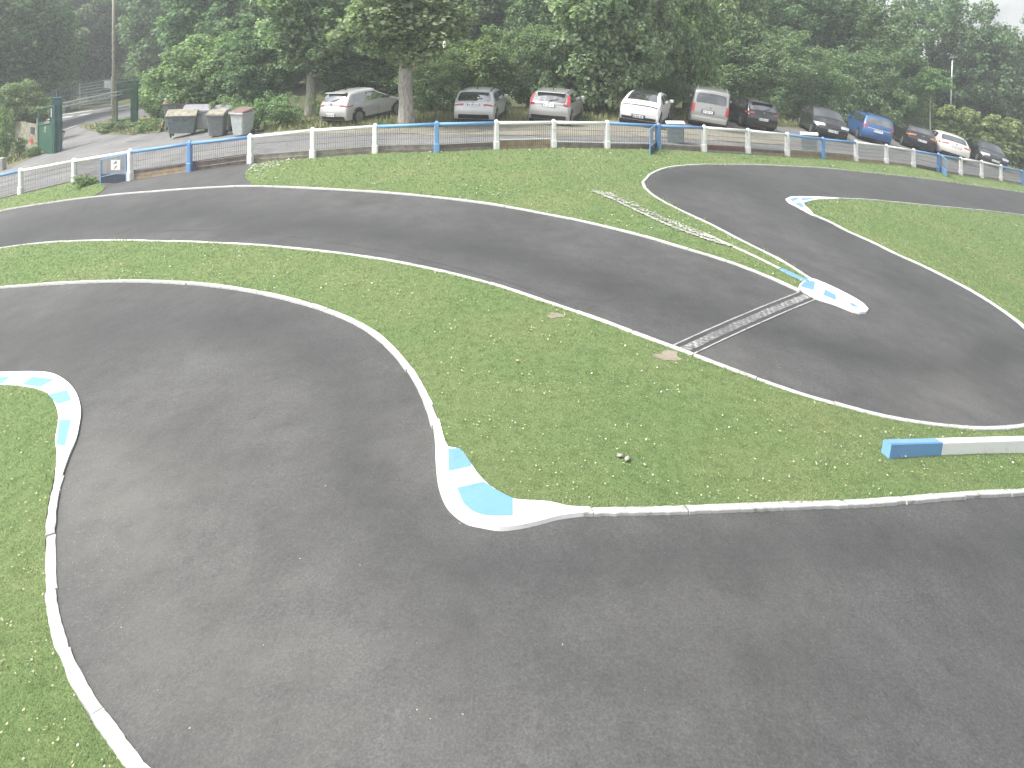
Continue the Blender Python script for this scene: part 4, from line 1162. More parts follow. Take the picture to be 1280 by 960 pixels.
TS = [-1, -.94, -.8, -.5, -.2, .2, .5, .8, .94, 1]
def car(name, label, at, heading, sh, paintm, rear, front, opts):
    """at: sight reading of the ground below the end nearest to us"""
    g = gp(*at); b = R(heading); fwd = Vector((math.sin(b), math.cos(b), 0))
    if opts.get('facing'):  g = g - fwd * sh.L
    nrm = slope_normal(*(g + fwd * sh.L / 2).xy)
    g = ground(g.x, g.y)
    fy = (fwd - nrm * fwd.dot(nrm)).normalized(); fx = fy.cross(nrm)
    root = empty(name, g, 0, label, 'car' if 'van' not in name else 'van', 'cars parked along the trees')
    root.scale = (opts.get('scale', 1.03),) * 3
    root.rotation_euler = Matrix((fx, fy, nrm)).transposed().to_euler()
    nI = (len(sh.q) - 1)
    ctr = Vector((0, sh.L / 2, .7))
    # body shell
    vs, fs = [], []
    cols = None
    for a in range(nI + 1):
        i = a / sh.K
        ring = [sh.side(i, -1, f) for f in (3, 2, 1, .5)] + [sh.top(i, t) for t in TS] + [sh.side(i, 1, f) for f in (.5, 1, 2, 3)]
        cols = len(ring); vs += ring
    for a in range(nI):
        for k in range(cols - 1):
            fs.append((a * cols + k, a * cols + k + 1, (a + 1) * cols + k + 1, (a + 1) * cols + k))
    body = MB().add(vs, fs).build('body', paintm, root, None, True)
    bm = bmesh.new(); bm.from_mesh(body.data)
    bmesh.ops.remove_doubles(bm, verts=bm.verts, dist=.004); bmesh.ops.recalc_face_normals(bm, faces=bm.faces)
    bm.to_mesh(body.data); bm.free()
    MB().box((0, sh.L / 2, .3), (sh.W * .8, sh.L * .9, .22)).build('underside', M['trim'], root)

    def patch(nm, fn, nu, nv, mat, off=.012, parent=root, lab=None):
        G = [[fn(u / nu, v / nv) for v in range(nv + 1)] for u in range(nu + 1)]
        P = []
        for u in range(nu + 1):
            for v in range(nv + 1):
                du = G[min(u + 1, nu)][v] - G[max(u - 1, 0)][v]; dv = G[u][min(v + 1, nv)] - G[u][max(v - 1, 0)]
                n = du.cross(dv)
                n = n.normalized() if n.length > 1e-9 else Vector((0, 0, 1))
                if n.dot(G[u][v] - ctr) < 0: n = -n
                P.append(G[u][v] + n * off)
        f = [(u * (nv + 1) + v, u * (nv + 1) + v + 1, (u + 1) * (nv + 1) + v + 1, (u + 1) * (nv + 1) + v) for u in range(nu) for v in range(nv)]
        m = len(P); P2 = P + [G[u][v] - (G[u][v] - ctr).normalized() * .01 for u in range(nu + 1) for v in range(nv + 1)]
        rim = [u * (nv + 1) for u in range(nu + 1)] + [nu * (nv + 1) + v for v in range(1, nv + 1)] + [u * (nv + 1) + nv for u in range(nu - 1, -1, -1)] + [v for v in range(nv - 1, 0, -1)]
        f += [(rim[k], rim[(k + 1) % len(rim)], m + rim[(k + 1) % len(rim)], m + rim[k]) for k in range(len(rim))]
        o = MB().add(P2, f).build(nm, mat, parent, None, False)
        if lab: o['label'] = lab
        return o
    top = lambda i0, i1, t0, t1: (lambda u, v: sh.top(i0 + (i1 - i0) * u, t0 + (t1 - t0) * v))
    ro = opts
    # glazing
    if 'rw' in ro:
        i0, i1, t = ro['rw']; patch('rear_window', lambda u, v: sh.top(i0 + (i1 - i0) * u, (-1 + 2 * v) * (t - .06 * (1 - abs(2 * u - 1)) * 0 - (.07 if u in (0, 1) else 0))), 5, 10, ro.get('rwmat', M['glass']))
    i0, i1, t = ro['ws']; patch('windscreen', lambda u, v: sh.top(i0 + (i1 - i0) * u, (-1 + 2 * v) * t), 5, 10, M['glass'])
    for sg in (-1, 1):
        for (a0, a1) in ro['sw']:
            patch('side_window', lambda u, v: sh.side(a0 + (a1 - a0) * u, sg, (.16 + .8 * v)), 8, 3, M['glass'], .008)
        # door mirror, handles
        y = sh.prof(ro['ws'][1] * sh.K).x - .32
        x = sh.halfw(y, sh.belt)
        mb = MB().box((sg * (x + .1), y, sh.belt + .07), (.2, .11, .14), bev=.035); mb.box((sg * (x + .0), y + .02, sh.belt + .02), (.06, .06, .05))
        mo = mb.build('door_mirror', ro.get('mirrormat', paintm), root)
        hb = MB()
        for yy in ro.get('handles', (.42 * sh.L,)):
            hb.box((sg * (sh.halfw(yy, sh.belt - .14) * .985 + .012), yy, sh.belt - .14), (.03, .17, .03), bev=.008)
        hb.build('door_handle', ro.get('handlemat', paintm), root)
        # sill trim
        MB().box((sg * sh.W / 2 * .945, sh.L * .5, .24), (.06, sh.L * .5, .12), bev=.02).build('sill', M['trim'], root)
        for yy in (ro.get('wr', .82), sh.L - ro.get('wf', .86)):
            r = ro.get('tyre', .325); xx = sh.halfw(yy, .4) * .985
            arch = MB(); arch.disc((sg * (xx - .1), yy, r + .02), (1, 0, 0), r + .055, r + .055, .216, 28); arch.build('wheel_arch', M['trim'], root)
            wh = MB(); wh.disc((sg * (xx - .085), yy, r), (1, 0, 0), r, r, .21, 28); wo = wh.build('wheel', M['rubber'], root)
            rim = MB(); cx_ = sg * (xx + .018)
            rim.disc((cx_, yy, r), (1, 0, 0), r * .66, r * .66, .02, 20)
            for k in range(5):
                a = k * 1.2566
                rim.box((cx_ + sg * .014, yy + math.cos(a) * r * .34, r + math.sin(a) * r * .34), (.016, r * .62, r * .14), 0, Matrix.Rotation(a, 4, 'X'))
            rim.build('rim', M['alloy'], wo)
    # lamps
    def lamp(nm, i0, i1, t0, wrap, mat, end):
        for sg in (-1, 1):
            def fn(u, v):
                i = i0 + (i1 - i0) * u
                if v <= .55: return sh.top(i, sg * (t0 + (1 - t0) * v / .55))
                p = sh.top(i, sg); k = (v - .55) / .45 * wrap
                y = p.y + k * (1 if end == 'r' else -1)
                w = sh.halfw(y, p.z) * .985
                return Vector((sg * max(w, abs(p.x)), y, p.z - .0 + k * .1))
            patch(nm, fn, 3, 8, mat, .014)
    if rear:
        for (i0, i1, t0, wrap) in rear: lamp('tail_lamp', i0, i1, t0, wrap, ro.get('tailmat', M['redlight']), 'r')
    if front: lamp('headlight', *front, M['clearlight'], 'f')
    for p in ro.get('patches', []):
        nm, i0, i1, t0, t1, mt, *lab = p
        patch(nm, top(i0, i1, t0, t1), 14, 10, M.get(mt, PAINT.get(mt)), .011, root, lab[0] if lab else None)
    # number plates
    for e in ro.get('plates', ('r',)):
        i = ro['pi'] if e == 'r' else ro['pf']
        p = sh.top(i, ro.get('px', 0)); q = sh.top(i + .15, 0); r_ = sh.top(i - .15, 0); d = (q - r_).normalized()
        n = Vector((0, -d.z, d.y)) if e == 'r' else Vector((0, -d.z, d.y))
        if (n.y > 0) == (e == 'r'): n = -n
        rm = Matrix((Vector((1, 0, 0)), -n if e == 'r' else n, Vector((1, 0, 0)).cross(-n if e == 'r' else n))).transposed().to_4x4()
        mb = MB(); c = p + n * .02
        mb.box(c, (.54, .02, .125), 0, rm)
        for k, sx in enumerate((-1, 1)): mb.box(c + rm @ Vector((sx * .25, 0, 0)), (.035, .024, .12), 1, rm)
        for x in (-.19, -.145, -.07, -.02, .03, .115, .165): mb.box(c + rm @ Vector((x, 0, 0)), (.026, .026, .07), 2, rm)
        mb.build('number_plate', [M['plate'], M['plateblue'], M['ink']], root)
    if ro.get('badge'):
        p = sh.top(ro['badge'], 0); mb = MB().disc(p + Vector((0, -.012 if rear else .012, .0)), (0, 1, .15), .05, .045, .03, 12); mb.build('badge', M['chrome'], root)
    if ro.get('wiper') and 'rw' in ro:
        i0 = ro['rw'][0]; a = sh.top(i0 + .05, 0); bq = sh.top(i0 + .28, .45)
        MB().tube([a + Vector((0, -.03, .02)), bq + Vector((0, -.03, .03))], .013, 5).build('wiper', M['trim'], root)
    if ro.get('aerial'):
        p = sh.top(ro['aerial'], 0); MB().tube([p, p + Vector((0, -.08, .11))], [.03, .012], 6).build('aerial', M['trim'], root)
    if ro.get('rails'):
        i0, i1 = ro['rails']
        for sg in (-1, 1):
            MB().tube([sh.top(i0 + (i1 - i0) * k / 6, sg * .86) + Vector((0, 0, .03 if k not in (0, 6) else 0)) for k in range(7)], .022, 6).build('roof_rail', ro.get('railmat', M['trim']), root)
    if ro.get('spoiler'):
        p = sh.top(ro['spoiler'], 0); mb = MB().box(p + Vector((0, -.06, .005)), (sh.W * .68, .22, .035), bev=.02); mb.build('spoiler', ro.get('spoilermat', paintm), root)
    return root

# profiles: tail-bottom, bumper, tail, base of rear glass, top of rear glass, roof..., screen top, screen base, bonnet, nose
hatch = lambda L, H_: [(.1, .26), (.02, .42), (.0, .62), (.07, .86), (.1, .98), (.42, H_ - .13), (.6, H_ - .05), (1.25, H_), (2.0, H_ - .01), (L - 2.0, H_ - .09), (L - 1.15, 1.0), (L - .95, .95), (L - .3, .8), (L - .04, .62), (L, .45), (L - .1, .25)]
HATCH_O = dict(rw=(4.15, 5.1, .86), ws=(9.08, 9.92, .9), sw=[(5.6, 7.3), (7.45, 9.75)], pi=3.05, pf=13.9, wiper=True, aerial=6.6, badge=3.75, spoiler=5.4, handles=(1.75, 2.75))
S = Shape(4.38, 1.83, 1.48, hatch(4.38, 1.48), .94)
car('parked_car', 'silver hatchback with dark roof strips parked facing the trees right of the thick trunk', (591, 157), 8, S, PAINT['silver'], [(2.85, 3.6, .52, .3)], (12.2, 12.9, .55, .3), dict(HATCH_O, rails=(5.9, 8.3), patches=[('bumper', .15, 1.25, -.8, .8, 'trim', 'black lower bumper')]))
S1 = Shape(4.06, 1.74, 1.46, hatch(4.06, 1.46), .93, .24)
car('parked_car', 'silver-beige hatchback seen from its rear corner beside the thick trunk', (414, 158.3), 33, S1, PAINT['silver2'], [(2.85, 3.45, .62, .34)], (12.2, 12.9, .55, .3), dict(HATCH_O, pi=1.35, sw=[(5.75, 7.1), (7.2, 9.75)], patches=[('bumper', .15, 1.0, -.85, .85, 'trim', 'black lower bumper')], mirrormat=M['trim'], scale=1.07))
est = [(.1, .26), (.02, .42), (.0, .64), (.06, .88), (.09, .99), (.5, 1.36), (.62, 1.42), (1.4, 1.47), (2.3, 1.46), (2.75, 1.38), (3.6, 1.0), (3.8, .96), (4.45, .82), (4.72, .62), (4.76, .45), (4.65, .25)]
S = Shape(4.76, 1.88, 1.47, est, .95, .2)
car('parked_car', 'silver estate car with tall red tail lamps framing its rear window', (684, 157), 14, S, PAINT['silver3'], [(3.3, 3.95, .74, .2), (3.95, 5.0, .9, .05)], (12.2, 12.9, .55, .3), dict(HATCH_O, rw=(4.1, 5.05, .84), ws=(9.08, 9.92, .9), sw=[(5.7, 6.9), (7.0, 8.3), (8.4, 9.75)], pi=2.95, rails=(5.9, 8.6), railmat=M['metal'], patches=[('bumper', .15, 1.1, -.9, .9, 'trim', 'black lower bumper')], handles=(1.8, 2.9)))
coupe = [(.1, .3), (.03, .5), (.0, .72), (.05, .95), (.1, 1.03), (.62, 1.22), (1.15, 1.46), (1.75, 1.56), (2.5, 1.56), (3.0, 1.46), (3.75, 1.06), (3.95, 1.02), (4.5, .88), (4.72, .68), (4.76, .48), (4.65, .28)]
S = Shape(4.72, 1.9, 1.56, [(y if y < 4.72 else 4.72, z) for y, z in coupe], 1.02, .24)
car('parked_car', 'bright white fastback car with a dark glass roof and one long lamp bar', (796, 158.5), 20, S, PAINT['white'], None, (12.2, 12.9, .55, .3), dict(ws=(9.08, 9.92, .9), sw=[(6.2, 7.3), (7.45, 9.75)], pi=.9, patches=[('lamp_bar', 3.3, 3.8, -.97, .97, 'trim', 'thin full-width dark lamp bar'), ('glass_roof', 4.85, 8.95, -.8, .8, 'glass', 'dark glass roof'), ('bumper', .1, .75, -.92, .92, 'trim', 'black lower bumper'), ('plate_recess', .5, 1.3, -.36, .36, 'trim')], tyre=.35, handles=(1.9, 3.0)))
van = [(.12, .3), (.03, .48), (.0, .7), (.02, .95), (.05, 1.2), (.16, 1.75), (.3, 1.88), (1.4, 1.93), (2.8, 1.92), (3.45, 1.82), (4.2, 1.2), (4.35, 1.13), (4.78, .98), (4.93, .7), (4.96, .5), (4.86, .28)]
S = Shape(4.96, 1.92, 1.93, van, 1.15, .11, (.07, .22), .65)
car('passenger_van', 'tall silver-grey passenger van with a big rear window and upright lamps', (884, 161), 15, S, PAINT['grey'], [(2.2, 4.05, .87, .06)], (12.2, 12.9, .55, .3), dict(rwmat=M['glassdark'], rw=(4.1, 4.95, .84), ws=(9.08, 9.92, .9), sw=[(6.2, 7.1), (7.2, 8.3), (8.4, 9.75)], pi=2.45, px=-.1, badge=3.4, patches=[('bumper', .3, 1.5, -.97, .97, 'silver', 'pale bumper'), ('plate_recess', 2.15, 2.8, -.46, .26, 'trim')], tyre=.35, wr=.95, handles=(2.2, 3.2), rails=(6.3, 8.4), railmat=M['metal']))
S = Shape(4.5, 1.84, 1.58, [(.1, .3), (.02, .45), (.0, .66), (.06, .92), (.1, 1.04), (.44, 1.42), (.6, 1.5), (1.3, 1.58), (2.1, 1.56), (2.55, 1.47), (3.35, 1.05), (3.55, 1.01), (4.2, .86), (4.46, .66), (4.5, .48), (4.4, .28)], 1.0, .2)
car('parked_car', 'black estate with a pale glare in its rear window beside the van', (952, 164.5), -4, S, PAINT['black'], [(3.0, 3.65, .62, .3)], (12.2, 12.9, .55, .3), dict(HATCH_O, pi=1.9, rails=(5.9, 8.5), patches=[('bumper', 1.95, 2.75, -.85, .85, 'dark', 'grey bumper strip')], handles=(1.8, 2.8)))
S = Shape(4.35, 1.82, 1.48, hatch(4.35, 1.48), .94)
car('parked_car', 'black car parked nose towards us behind the litter bin', (1036, 173.5), 189, S, PAINT['black'], [(2.85, 3.6, .52, .3)], (12.1, 12.8, .5, .35), dict(HATCH_O, facing=True, plates=('f',), patches=[('grille', 12.75, 13.5, -.45, .45, 'trim')], badge=None, scale=1.12))
mpv = [(.1, .28), (.02, .45), (.0, .66), (.05, .9), (.08, 1.05), (.36, 1.48), (.5, 1.57), (1.4, 1.64), (2.3, 1.61), (2.75, 1.52), (3.6, 1.06), (3.78, 1.0), (4.25, .86), (4.44, .66), (4.48, .46), (4.4, .26)]
S = Shape(4.48, 1.8, 1.64, mpv, 1.02, .17)
car('parked_car', 'blue people carrier with a bright trim strip across its tailgate', (1094, 180.5), 12, S, PAINT['blue'], [(2.9, 4.1, .82, .16)], (12.2, 12.9, .55, .3), dict(rw=(4.15, 5.0, .86), ws=(9.08, 9.92, .9), sw=[(5.7, 6.7), (6.8, 8.1), (8.2, 9.75)], pi=2.35, badge=3.5, aerial=None, patches=[('trim_strip', 2.78, 2.92, -.8, .8, 'chrome', 'bright trim strip')], rails=(6, 8.4), handles=(1.8, 2.8), scale=1.1))
saloon = lambda L: [(.1, .28), (.02, .45), (.0, .68), (.05, .9), (.1, .98), (.55, 1.02), (1.15, 1.33), (1.6, 1.42), (2.3, 1.44), (L - 2.05, 1.34), (L - 1.25, 1.0), (L - 1.05, .95), (L - .32, .82), (L - .04, .62), (L, .45), (L - .1, .26)]
SAL = dict(rw=(5.12, 6.0, .84), ws=(9.08, 9.92, .9), sw=[(6.35, 7.5), (7.6, 9.75)], pi=2.7, pf=13.9, handles=(1.9, 2.9), badge=3.8)
S = Shape(4.6, 1.82, 1.45, saloon(4.6), .96, .22)
car('parked_car', 'black saloon with orange-lit tail lamps between the blue people carrier and the white car', (1149, 189), 16, S, PAINT['black'], [(2.95, 3.7, .5, .3)], (12.2, 12.9, .55, .3), dict(SAL, tailmat=M['orangelight'], pi=1.9, scale=1.12))
S = Shape(4.65, 1.84, 1.45, saloon(4.65), .96, .22)
car('parked_car', 'white saloon parked beyond the solid blue wicket gate', (1190, 200), 17, S, PAINT['cream'], [(2.9, 3.6, .52, .3)], (12.2, 12.9, .55, .3), dict(SAL, patches=[('bumper', .1, .7, -.8, .8, 'trim', 'black lower bumper')], scale=1.16))
S = Shape(4.3, 1.8, 1.46, hatch(4.3, 1.46), .94)
car('parked_car', 'dark grey car parked nose towards us, last in the row', (1239, 208), 196, S, PAINT['dark'], [(2.85, 3.6, .52, .3)], (12.1, 12.8, .5, .35), dict(HATCH_O, facing=True, plates=('f',), patches=[('grille', 12.75, 13.5, -.45, .45, 'trim')], badge=None, scale=1.12))
# ------------------------------------------------------------------ trees, bushes, hedge
def crown_mesh(name, seed, rad, nclump, nleaf, leaf, mat, clump=(.16, .3), flat=.75, lump=.28, bottom=-1.0, droop=.0, inner=.45):
    """leaf-by-leaf crown: clumps spread through a lumpy volume, each a shell of separate leaves"""
    rs = np.random.RandomState(seed)
    rx, ry, rz = rad; mr = (rx + ry + rz) / 3
    d = rs.randn(nclump, 3); d /= np.linalg.norm(d, axis=1)[:, None]
    d[:, 2] = np.where(d[:, 2] < bottom, -d[:, 2], d[:, 2])
    lum = np.array([1 + lump * 2 * noise.noise(Vector(x * 1.7) + Vector((seed * 3.1, 0, 0))) for x in d])
    k = inner + (1 - inner) * np.sqrt(rs.rand(nclump))
    c = d * (lum * k)[:, None] * np.array([rx, ry, rz])
    cr = mr * (clump[0] + (clump[1] - clump[0]) * rs.rand(nclump))
    ci = np.repeat(np.arange(nclump), nleaf); n = len(ci)
    e = rs.randn(n, 3); e /= np.linalg.norm(e, axis=1)[:, None]
    p = c[ci] + e * (cr[ci] * (.55 + .5 * rs.rand(n)))[:, None] * np.array([1, 1, flat])
    nrm = e * .55 + np.array([0, 0, .75]) + rs.randn(n, 3) * .5
    nrm /= np.linalg.norm(nrm, axis=1)[:, None]
    a = np.cross(nrm, rs.randn(n, 3)); a /= np.linalg.norm(a, axis=1)[:, None]
    a[:, 2] -= droop; a /= np.linalg.norm(a, axis=1)[:, None]
    b = np.cross(nrm, a)
    L = leaf * (.6 + .8 * rs.rand(n))[:, None]; w = L * .36
    fold = nrm * L * .12
    v = np.stack([p - a * L * .5, p - a * L * .05 + b * w + fold, p + a * L * .5, p - a * L * .05 - b * w + fold], 1)
    return raw_mesh(name, v, 4, mat)

CR = {
 'plane': [crown_mesh('crown', 1, (2.6, 2.6, 3.6), 260, 80, .25, M['leaf_plane'], (.14, .24)), crown_mesh('crown', 2, (2.6, 2.6, 3.2), 250, 80, .25, M['leaf_plane'], (.16, .28), droop=.3)],
 'bright': [crown_mesh('crown', 3, (2.5, 2.5, 2.6), 260, 80, .2, M['leaf_bright'], (.14, .26)), crown_mesh('crown', 4, (2.5, 2.5, 2.4), 260, 80, .19, M['leaf_bright'], (.13, .24), lump=.4)],
 'dark': [crown_mesh('crown', 5, (3, 3, 4.2), 300, 70, .27, M['leaf_dark'], (.14, .24), lump=.35), crown_mesh('crown', 6, (3, 3, 4.0), 280, 74, .25, M['leaf_dark'], (.13, .23), lump=.4)],
 'fine': [crown_mesh('crown', 7, (2.4, 2.4, 2.3), 340, 100, .13, M['leaf_fine'], (.12, .22)), crown_mesh('crown', 8, (2.4, 2.4, 2.2), 330, 100, .13, M['leaf_fine'], (.11, .2), lump=.35)],
 'open': [crown_mesh('crown', 9, (2.6, 2.6, 4.6), 170, 52, .24, M['leaf_dark'], (.11, .2), lump=.5, inner=.25), crown_mesh('crown', 10, (2.6, 2.6, 4.4), 170, 52, .22, M['leaf_fine'], (.1, .19), lump=.5, inner=.25)],
 'shrub': [crown_mesh('crown', 12, (1, 1, .8), 90, 60, .1, M['leaf_bright'], (.12, .3), lump=.5, inner=.3), crown_mesh('crown', 13, (1, 1, .8), 90, 60, .09, M['leaf_fine'], (.12, .3), lump=.5, inner=.3)],
}
RADII = {'plane': (2.6, 3.4), 'bright': (2.5, 2.5), 'dark': (3, 4.1), 'fine': (2.4, 2.25), 'open': (2.6, 4.5), 'shrub': (1, .8)}
tree_n = [0]
def trunk(mb, h, r, rs, spread, limbs=5, bend=.2):
    pts = [Vector((0, 0, -.3)), Vector((0, 0, .05))]; rad = [r * 1.45, r * 1.15]
    x = Vector((0, 0, 0))
    for k in range(1, 7):
        x = x + Vector((rs.uniform(-bend, bend) * r, rs.uniform(-bend, bend) * r, 0))
        pts.append(Vector((x.x, x.y, h * k / 6))); rad.append(r * (1 - .5 * k / 6))
    mb.tube(pts, rad, 10)
    for k in range(limbs):
        z = h * rs.uniform(.5, .95); a = rs.uniform(0, 6.28); L = spread * rs.uniform(.6, 1.0)
        b0 = Vector((0, 0, z)); e = Vector((math.cos(a) * L, math.sin(a) * L, z + L * rs.uniform(.5, 1.1)))
        m = b0.lerp(e, .5) + Vector((0, 0, -.08 * L))
        mb.tube([b0, m, e], [r * .42, r * .26, r * .07], 6)

def tree(name, u, v, half_px, v_top, v_bot, kind, label, cat='tree', tr=.18, group='trees and bushes behind the car park', depth=None, bark='barkdark', lean=(0, 0)):
    """u, v: foot of the trunk; half_px: half width of the crown; v_top/v_bot: top and bottom of the crown (sight readings)"""
    g = gp(u, v); s = g.y / F
    if cat == 'bush' and half_px > 28:          # bushes stand back so their bulge clears what is in front
        gd = half_px * s * .62; k = 1 + gd * .8 / g.y
        g2 = ground(g.x * k, g.y * k); vz = (H - g2.z) / g2.y * F + VH0
        v = vz; g = g2; s = g.y / F
        depth = gd; v_bot = min(v_bot, v + 1)
    i = tree_n[0]; tree_n[0] += 1
    rs = random.Random(100 + i)
    zt, zb = (v - v_top) * s, (v - v_bot) * s
    Rx = half_px * s; Rz = (zt - zb) / 2; zc = (zt + zb) / 2
    root = empty(name, g, 0, label, cat, group)
    me = CR[kind][i % len(CR[kind])]
    b = RADII[kind]
    cr = link('crown' if cat == 'tree' else 'foliage', me, root, (lean[0] * s, lean[1] * s, zc))
    cr.scale = (Rx / b[0] * .93, (depth or Rx) / b[0] * .93, Rz / b[1] * .93)
    cr.rotation_euler = (0, 0, rs.choice((0, 1, 2, 3)) * 1.5708 + rs.uniform(-.3, .3)) if depth is None else (0, 0, rs.choice((0, 3.1416)))
    mb = MB(); trunk(mb, max(zc, .4), tr, rs, min(Rx, Rz) * .7, 5 if cat == 'tree' else 4)
    mb.build('trunk' if cat == 'tree' else 'stems', M[bark], root, None, True)
    return root

# --- front row
t = tree('plane_tree', 388, 141, 62, -50, 82, 'plane', 'broad-leaved tree with a slim pale trunk behind the silver-beige hatchback', tr=.29, bark='bark')
t = tree('plane_tree', 508, 156.5, 80, -70, 86, 'plane', 'big broad-leaved tree with a thick pale trunk beside the silver-beige hatchback', tr=.36, bark='bark')
g = t.location; s = g.y / F
stub = MB(); stub.tube([Vector((.25, -.1, 72 * s)), Vector((.62, -.28, 80 * s))], [.16, .14], 10); stub.build('cut_branch', M['cutwood'], t, None, True)
tree('plane_tree', 752, 141, 66, -55, 122, 'plane', 'big-leaved tree hanging low between the silver estate and the white fastback', tr=.36)
tree('plane_tree', 800, 138, 48, -60, 105, 'plane', 'big-leaved tree behind the white fastback', tr=.3)
tree('maple_tree', 858, 138, 48, -40, 128, 'bright', 'yellow-green leafy tree hanging behind the silver-grey van', tr=.25)
tree('maple_tree', 893, 128, 52, -70, 90, 'bright', 'tall yellow-green tree top behind the van and rounded bush', tr=.25)
BU = 'bushes along the car park'
tree('bush', 588, 139, 54, 46, 146, 'bright', 'rounded light green bush behind the silver hatchback with roof strips', 'bush', .1, BU)
tree('bush', 660, 138, 52, 22, 143, 'fine', 'tall dense bush behind the silver estate', 'bush', .1, BU)
tree('bush', 540, 143, 42, 70, 150, 'fine', 'dark bush in the gap just past the thick trunk', 'bush', .1, BU)
tree('bush', 455, 138, 60, 58, 146, 'dark', 'dark low-hanging bush behind the silver-beige hatchback', 'bush', .12, BU)
tree('bush', 712, 140, 34, 95, 146, 'dark', 'small dark bush under the low-hanging tree beside the estate', 'bush', .1, BU)
tree('bush', 828, 140, 34, 92, 148, 'fine', 'dark bush between the white fastback and the van', 'bush', .1, BU)
tree('bush', 950, 144, 72, 34, 158, 'fine', 'large rounded pale-topped bush behind the black estate', 'bush', .12, BU)
tree('bush', 1012, 152, 48, 72, 170, 'fine', 'fine-leaved bush sloping down behind the black car facing us', 'bush', .12, BU)
tree('bush', 1078, 162, 58, 58, 182, 'fine', 'grey-green feathery bush behind the blue people carrier', 'bush', .12, BU)
tree('bush', 1130, 172, 34, 96, 188, 'fine', 'smaller grey-green bush between the people carrier and the long hedge', 'bush', .1, BU)

# --- along the entrance
tree('bush', 265, 155, 66, 42, 158, 'bright', 'big arching yellow-green bush behind the waste containers', 'bush', .12, BU)
tree('bush', 198, 149, 32, 84, 158, 'bright', 'lighter bush spilling towards the gateway beside the containers', 'bush', .1, BU)
tree('bush', 318, 150, 46, 32, 150, 'dark', 'dark bush above the row of wheelie bins', 'bush', .12, BU)
tree('bush', 285, 162, 22, 116, 162, 'shrub', 'small bright shrub just behind the wheelie bins', 'bush', .05, BU)
tree('bush', 313, 163, 18, 118, 163, 'shrub', 'small shrub behind the wheelie bin standing apart', 'bush', .05, BU)
tree('bush', 350, 158, 28, 114, 160, 'shrub', 'yellowish shrub between the bins and the slim trunk', 'bush', .05, BU)
tree('bush', 403, 149, 13, 116, 150, 'shrub', 'small leafy shrub at the foot of the slim trunk', 'bush', .05, BU)
tree('bush', 20, 192, 40, 102, 166, 'bright', 'leafy bush hanging over the hoarding by the gate leaf', 'bush', .1, BU)
tree('bush', 0, 205, 13, 125, 203, 'shrub', 'pale spotted shrub at the frame edge by the bollard', 'bush', .05, BU)
tree('bush', 24, 196, 9, 168, 194, 'shrub', 'small yellow-green shrub in front of the hoarding', 'bush', .04, BU)
tree('bush', 44, 195, 9, 180, 196, 'shrub', 'low dark shrub below the red corner of the hoarding', 'bush', .04, BU)
BR = 'brambles at the gateway'
tree('bramble', 153, 161, 22, 147, 164, 'shrub', 'bramble spreading round the foot of the far gateway pillar', 'bush', .04, BR)
tree('bramble', 184, 164, 19, 146, 168, 'shrub', 'bramble between the far pillar and the containers', 'bush', .04, BR)
tree('bramble', 132, 166, 10, 152, 168, 'shrub', 'small bramble tuft at the corner of the car park mouth', 'bush', .04, BR)
tree('bramble', 108, 232.5, 17, 218, 234, 'shrub', 'low leafy plant under the white fence beside the closed wicket gate', 'bush', .03, BR)

# --- long hedge on the far side
hp = [(u, vh(u) + 61) for u in (1120, 1148, 1176, 1204, 1232, 1260, 1290, 1318)]
hr_ = empty('long_hedge', gp(1190, 194), 0, 'long bright green hedge behind the white saloon and the last dark car', 'hedge')
vv = []
for i, (u, v) in enumerate(hp):
    src = CR['bright'][i % 2].vertices
    a = np.empty(len(src) * 3, np.float32); src.foreach_get('co', a); a = a.reshape(-1, 4, 3)
    a = a[np.random.RandomState(i).rand(len(a)) < .6]
    g = gp(u, v); s = g.y / F
    h = (40, 43, 45, 46, 50, 51, 51, 51)[i] * s
    cnt = a.mean(1, keepdims=True)
    c2 = cnt * np.array([24 * s / 2.5, 22 * s / 2.5, h * .55 / 2.5])
    vv.append((a - cnt) * 1.35 + c2 + np.array([g.x, g.y, g.z + h * .48]) - np.array(hr_.location))
link('foliage', raw_mesh('foliage', np.concatenate(vv), 4, M['leaf_hedge']), hr_)
st = MB(); r9 = random.Random(4)
for u, v in hp:
    for k in range(3):
        p = gp(u + r9.uniform(-8, 8), v) - hr_.location
        st.tube([p, p + Vector((r9.uniform(-.3, .3), 0, 1.6))], [.05, .02], 5)
st.build('stems', M['barkdark'], hr_)
sp_ = tree('sapling', 1163, 183, 20, 84, 116, 'bright', 'young tree with bright big leaves on a thin stem above the hedge', tr=.06, bark='bark')

# --- woodland behind, tree by tree
WD = 'woodland trees'
def wood(u, dv, half, vt, vb, kind, lab, tr=.22):
    tree('woodland_tree', u, vh(u) + dv, half, vt, vb, kind, lab, 'tree', tr, WD)
wood(20, 64, 62, -60, 128, 'dark', 'dark tree rising behind the bush over the hoarding', .25)
wood(-60, 70, 60, -60, 150, 'dark', 'dark tree at the very edge of the frame by the gate')
wood(85, 46, 58, -40, 108, 'dark', 'dark tree above the chain-link fence across the road')
wood(150, 45, 50, -40, 112, 'dark', 'dark tree behind the utility pole')
wood(205, 52, 52, -40, 118, 'dark', 'dark tree between the utility pole and the arching bush')
wood(115, 40, 60, 20, 128, 'fine', 'grey-green bushy tree low behind the chain-link fence')
wood(45, 48, 46, 40, 140, 'fine', 'grey-green bushy tree behind the gate leaf')
wood(185, 46, 40, 60, 128, 'fine', 'grey-green bushy tree behind the far gateway pillar')
wood(265, 72, 58, -50, 100, 'dark', 'dark tree above the arching bush')
wood(325, 74, 56, -60, 110, 'dark', 'dark tree left of the slim trunked tree', .25)
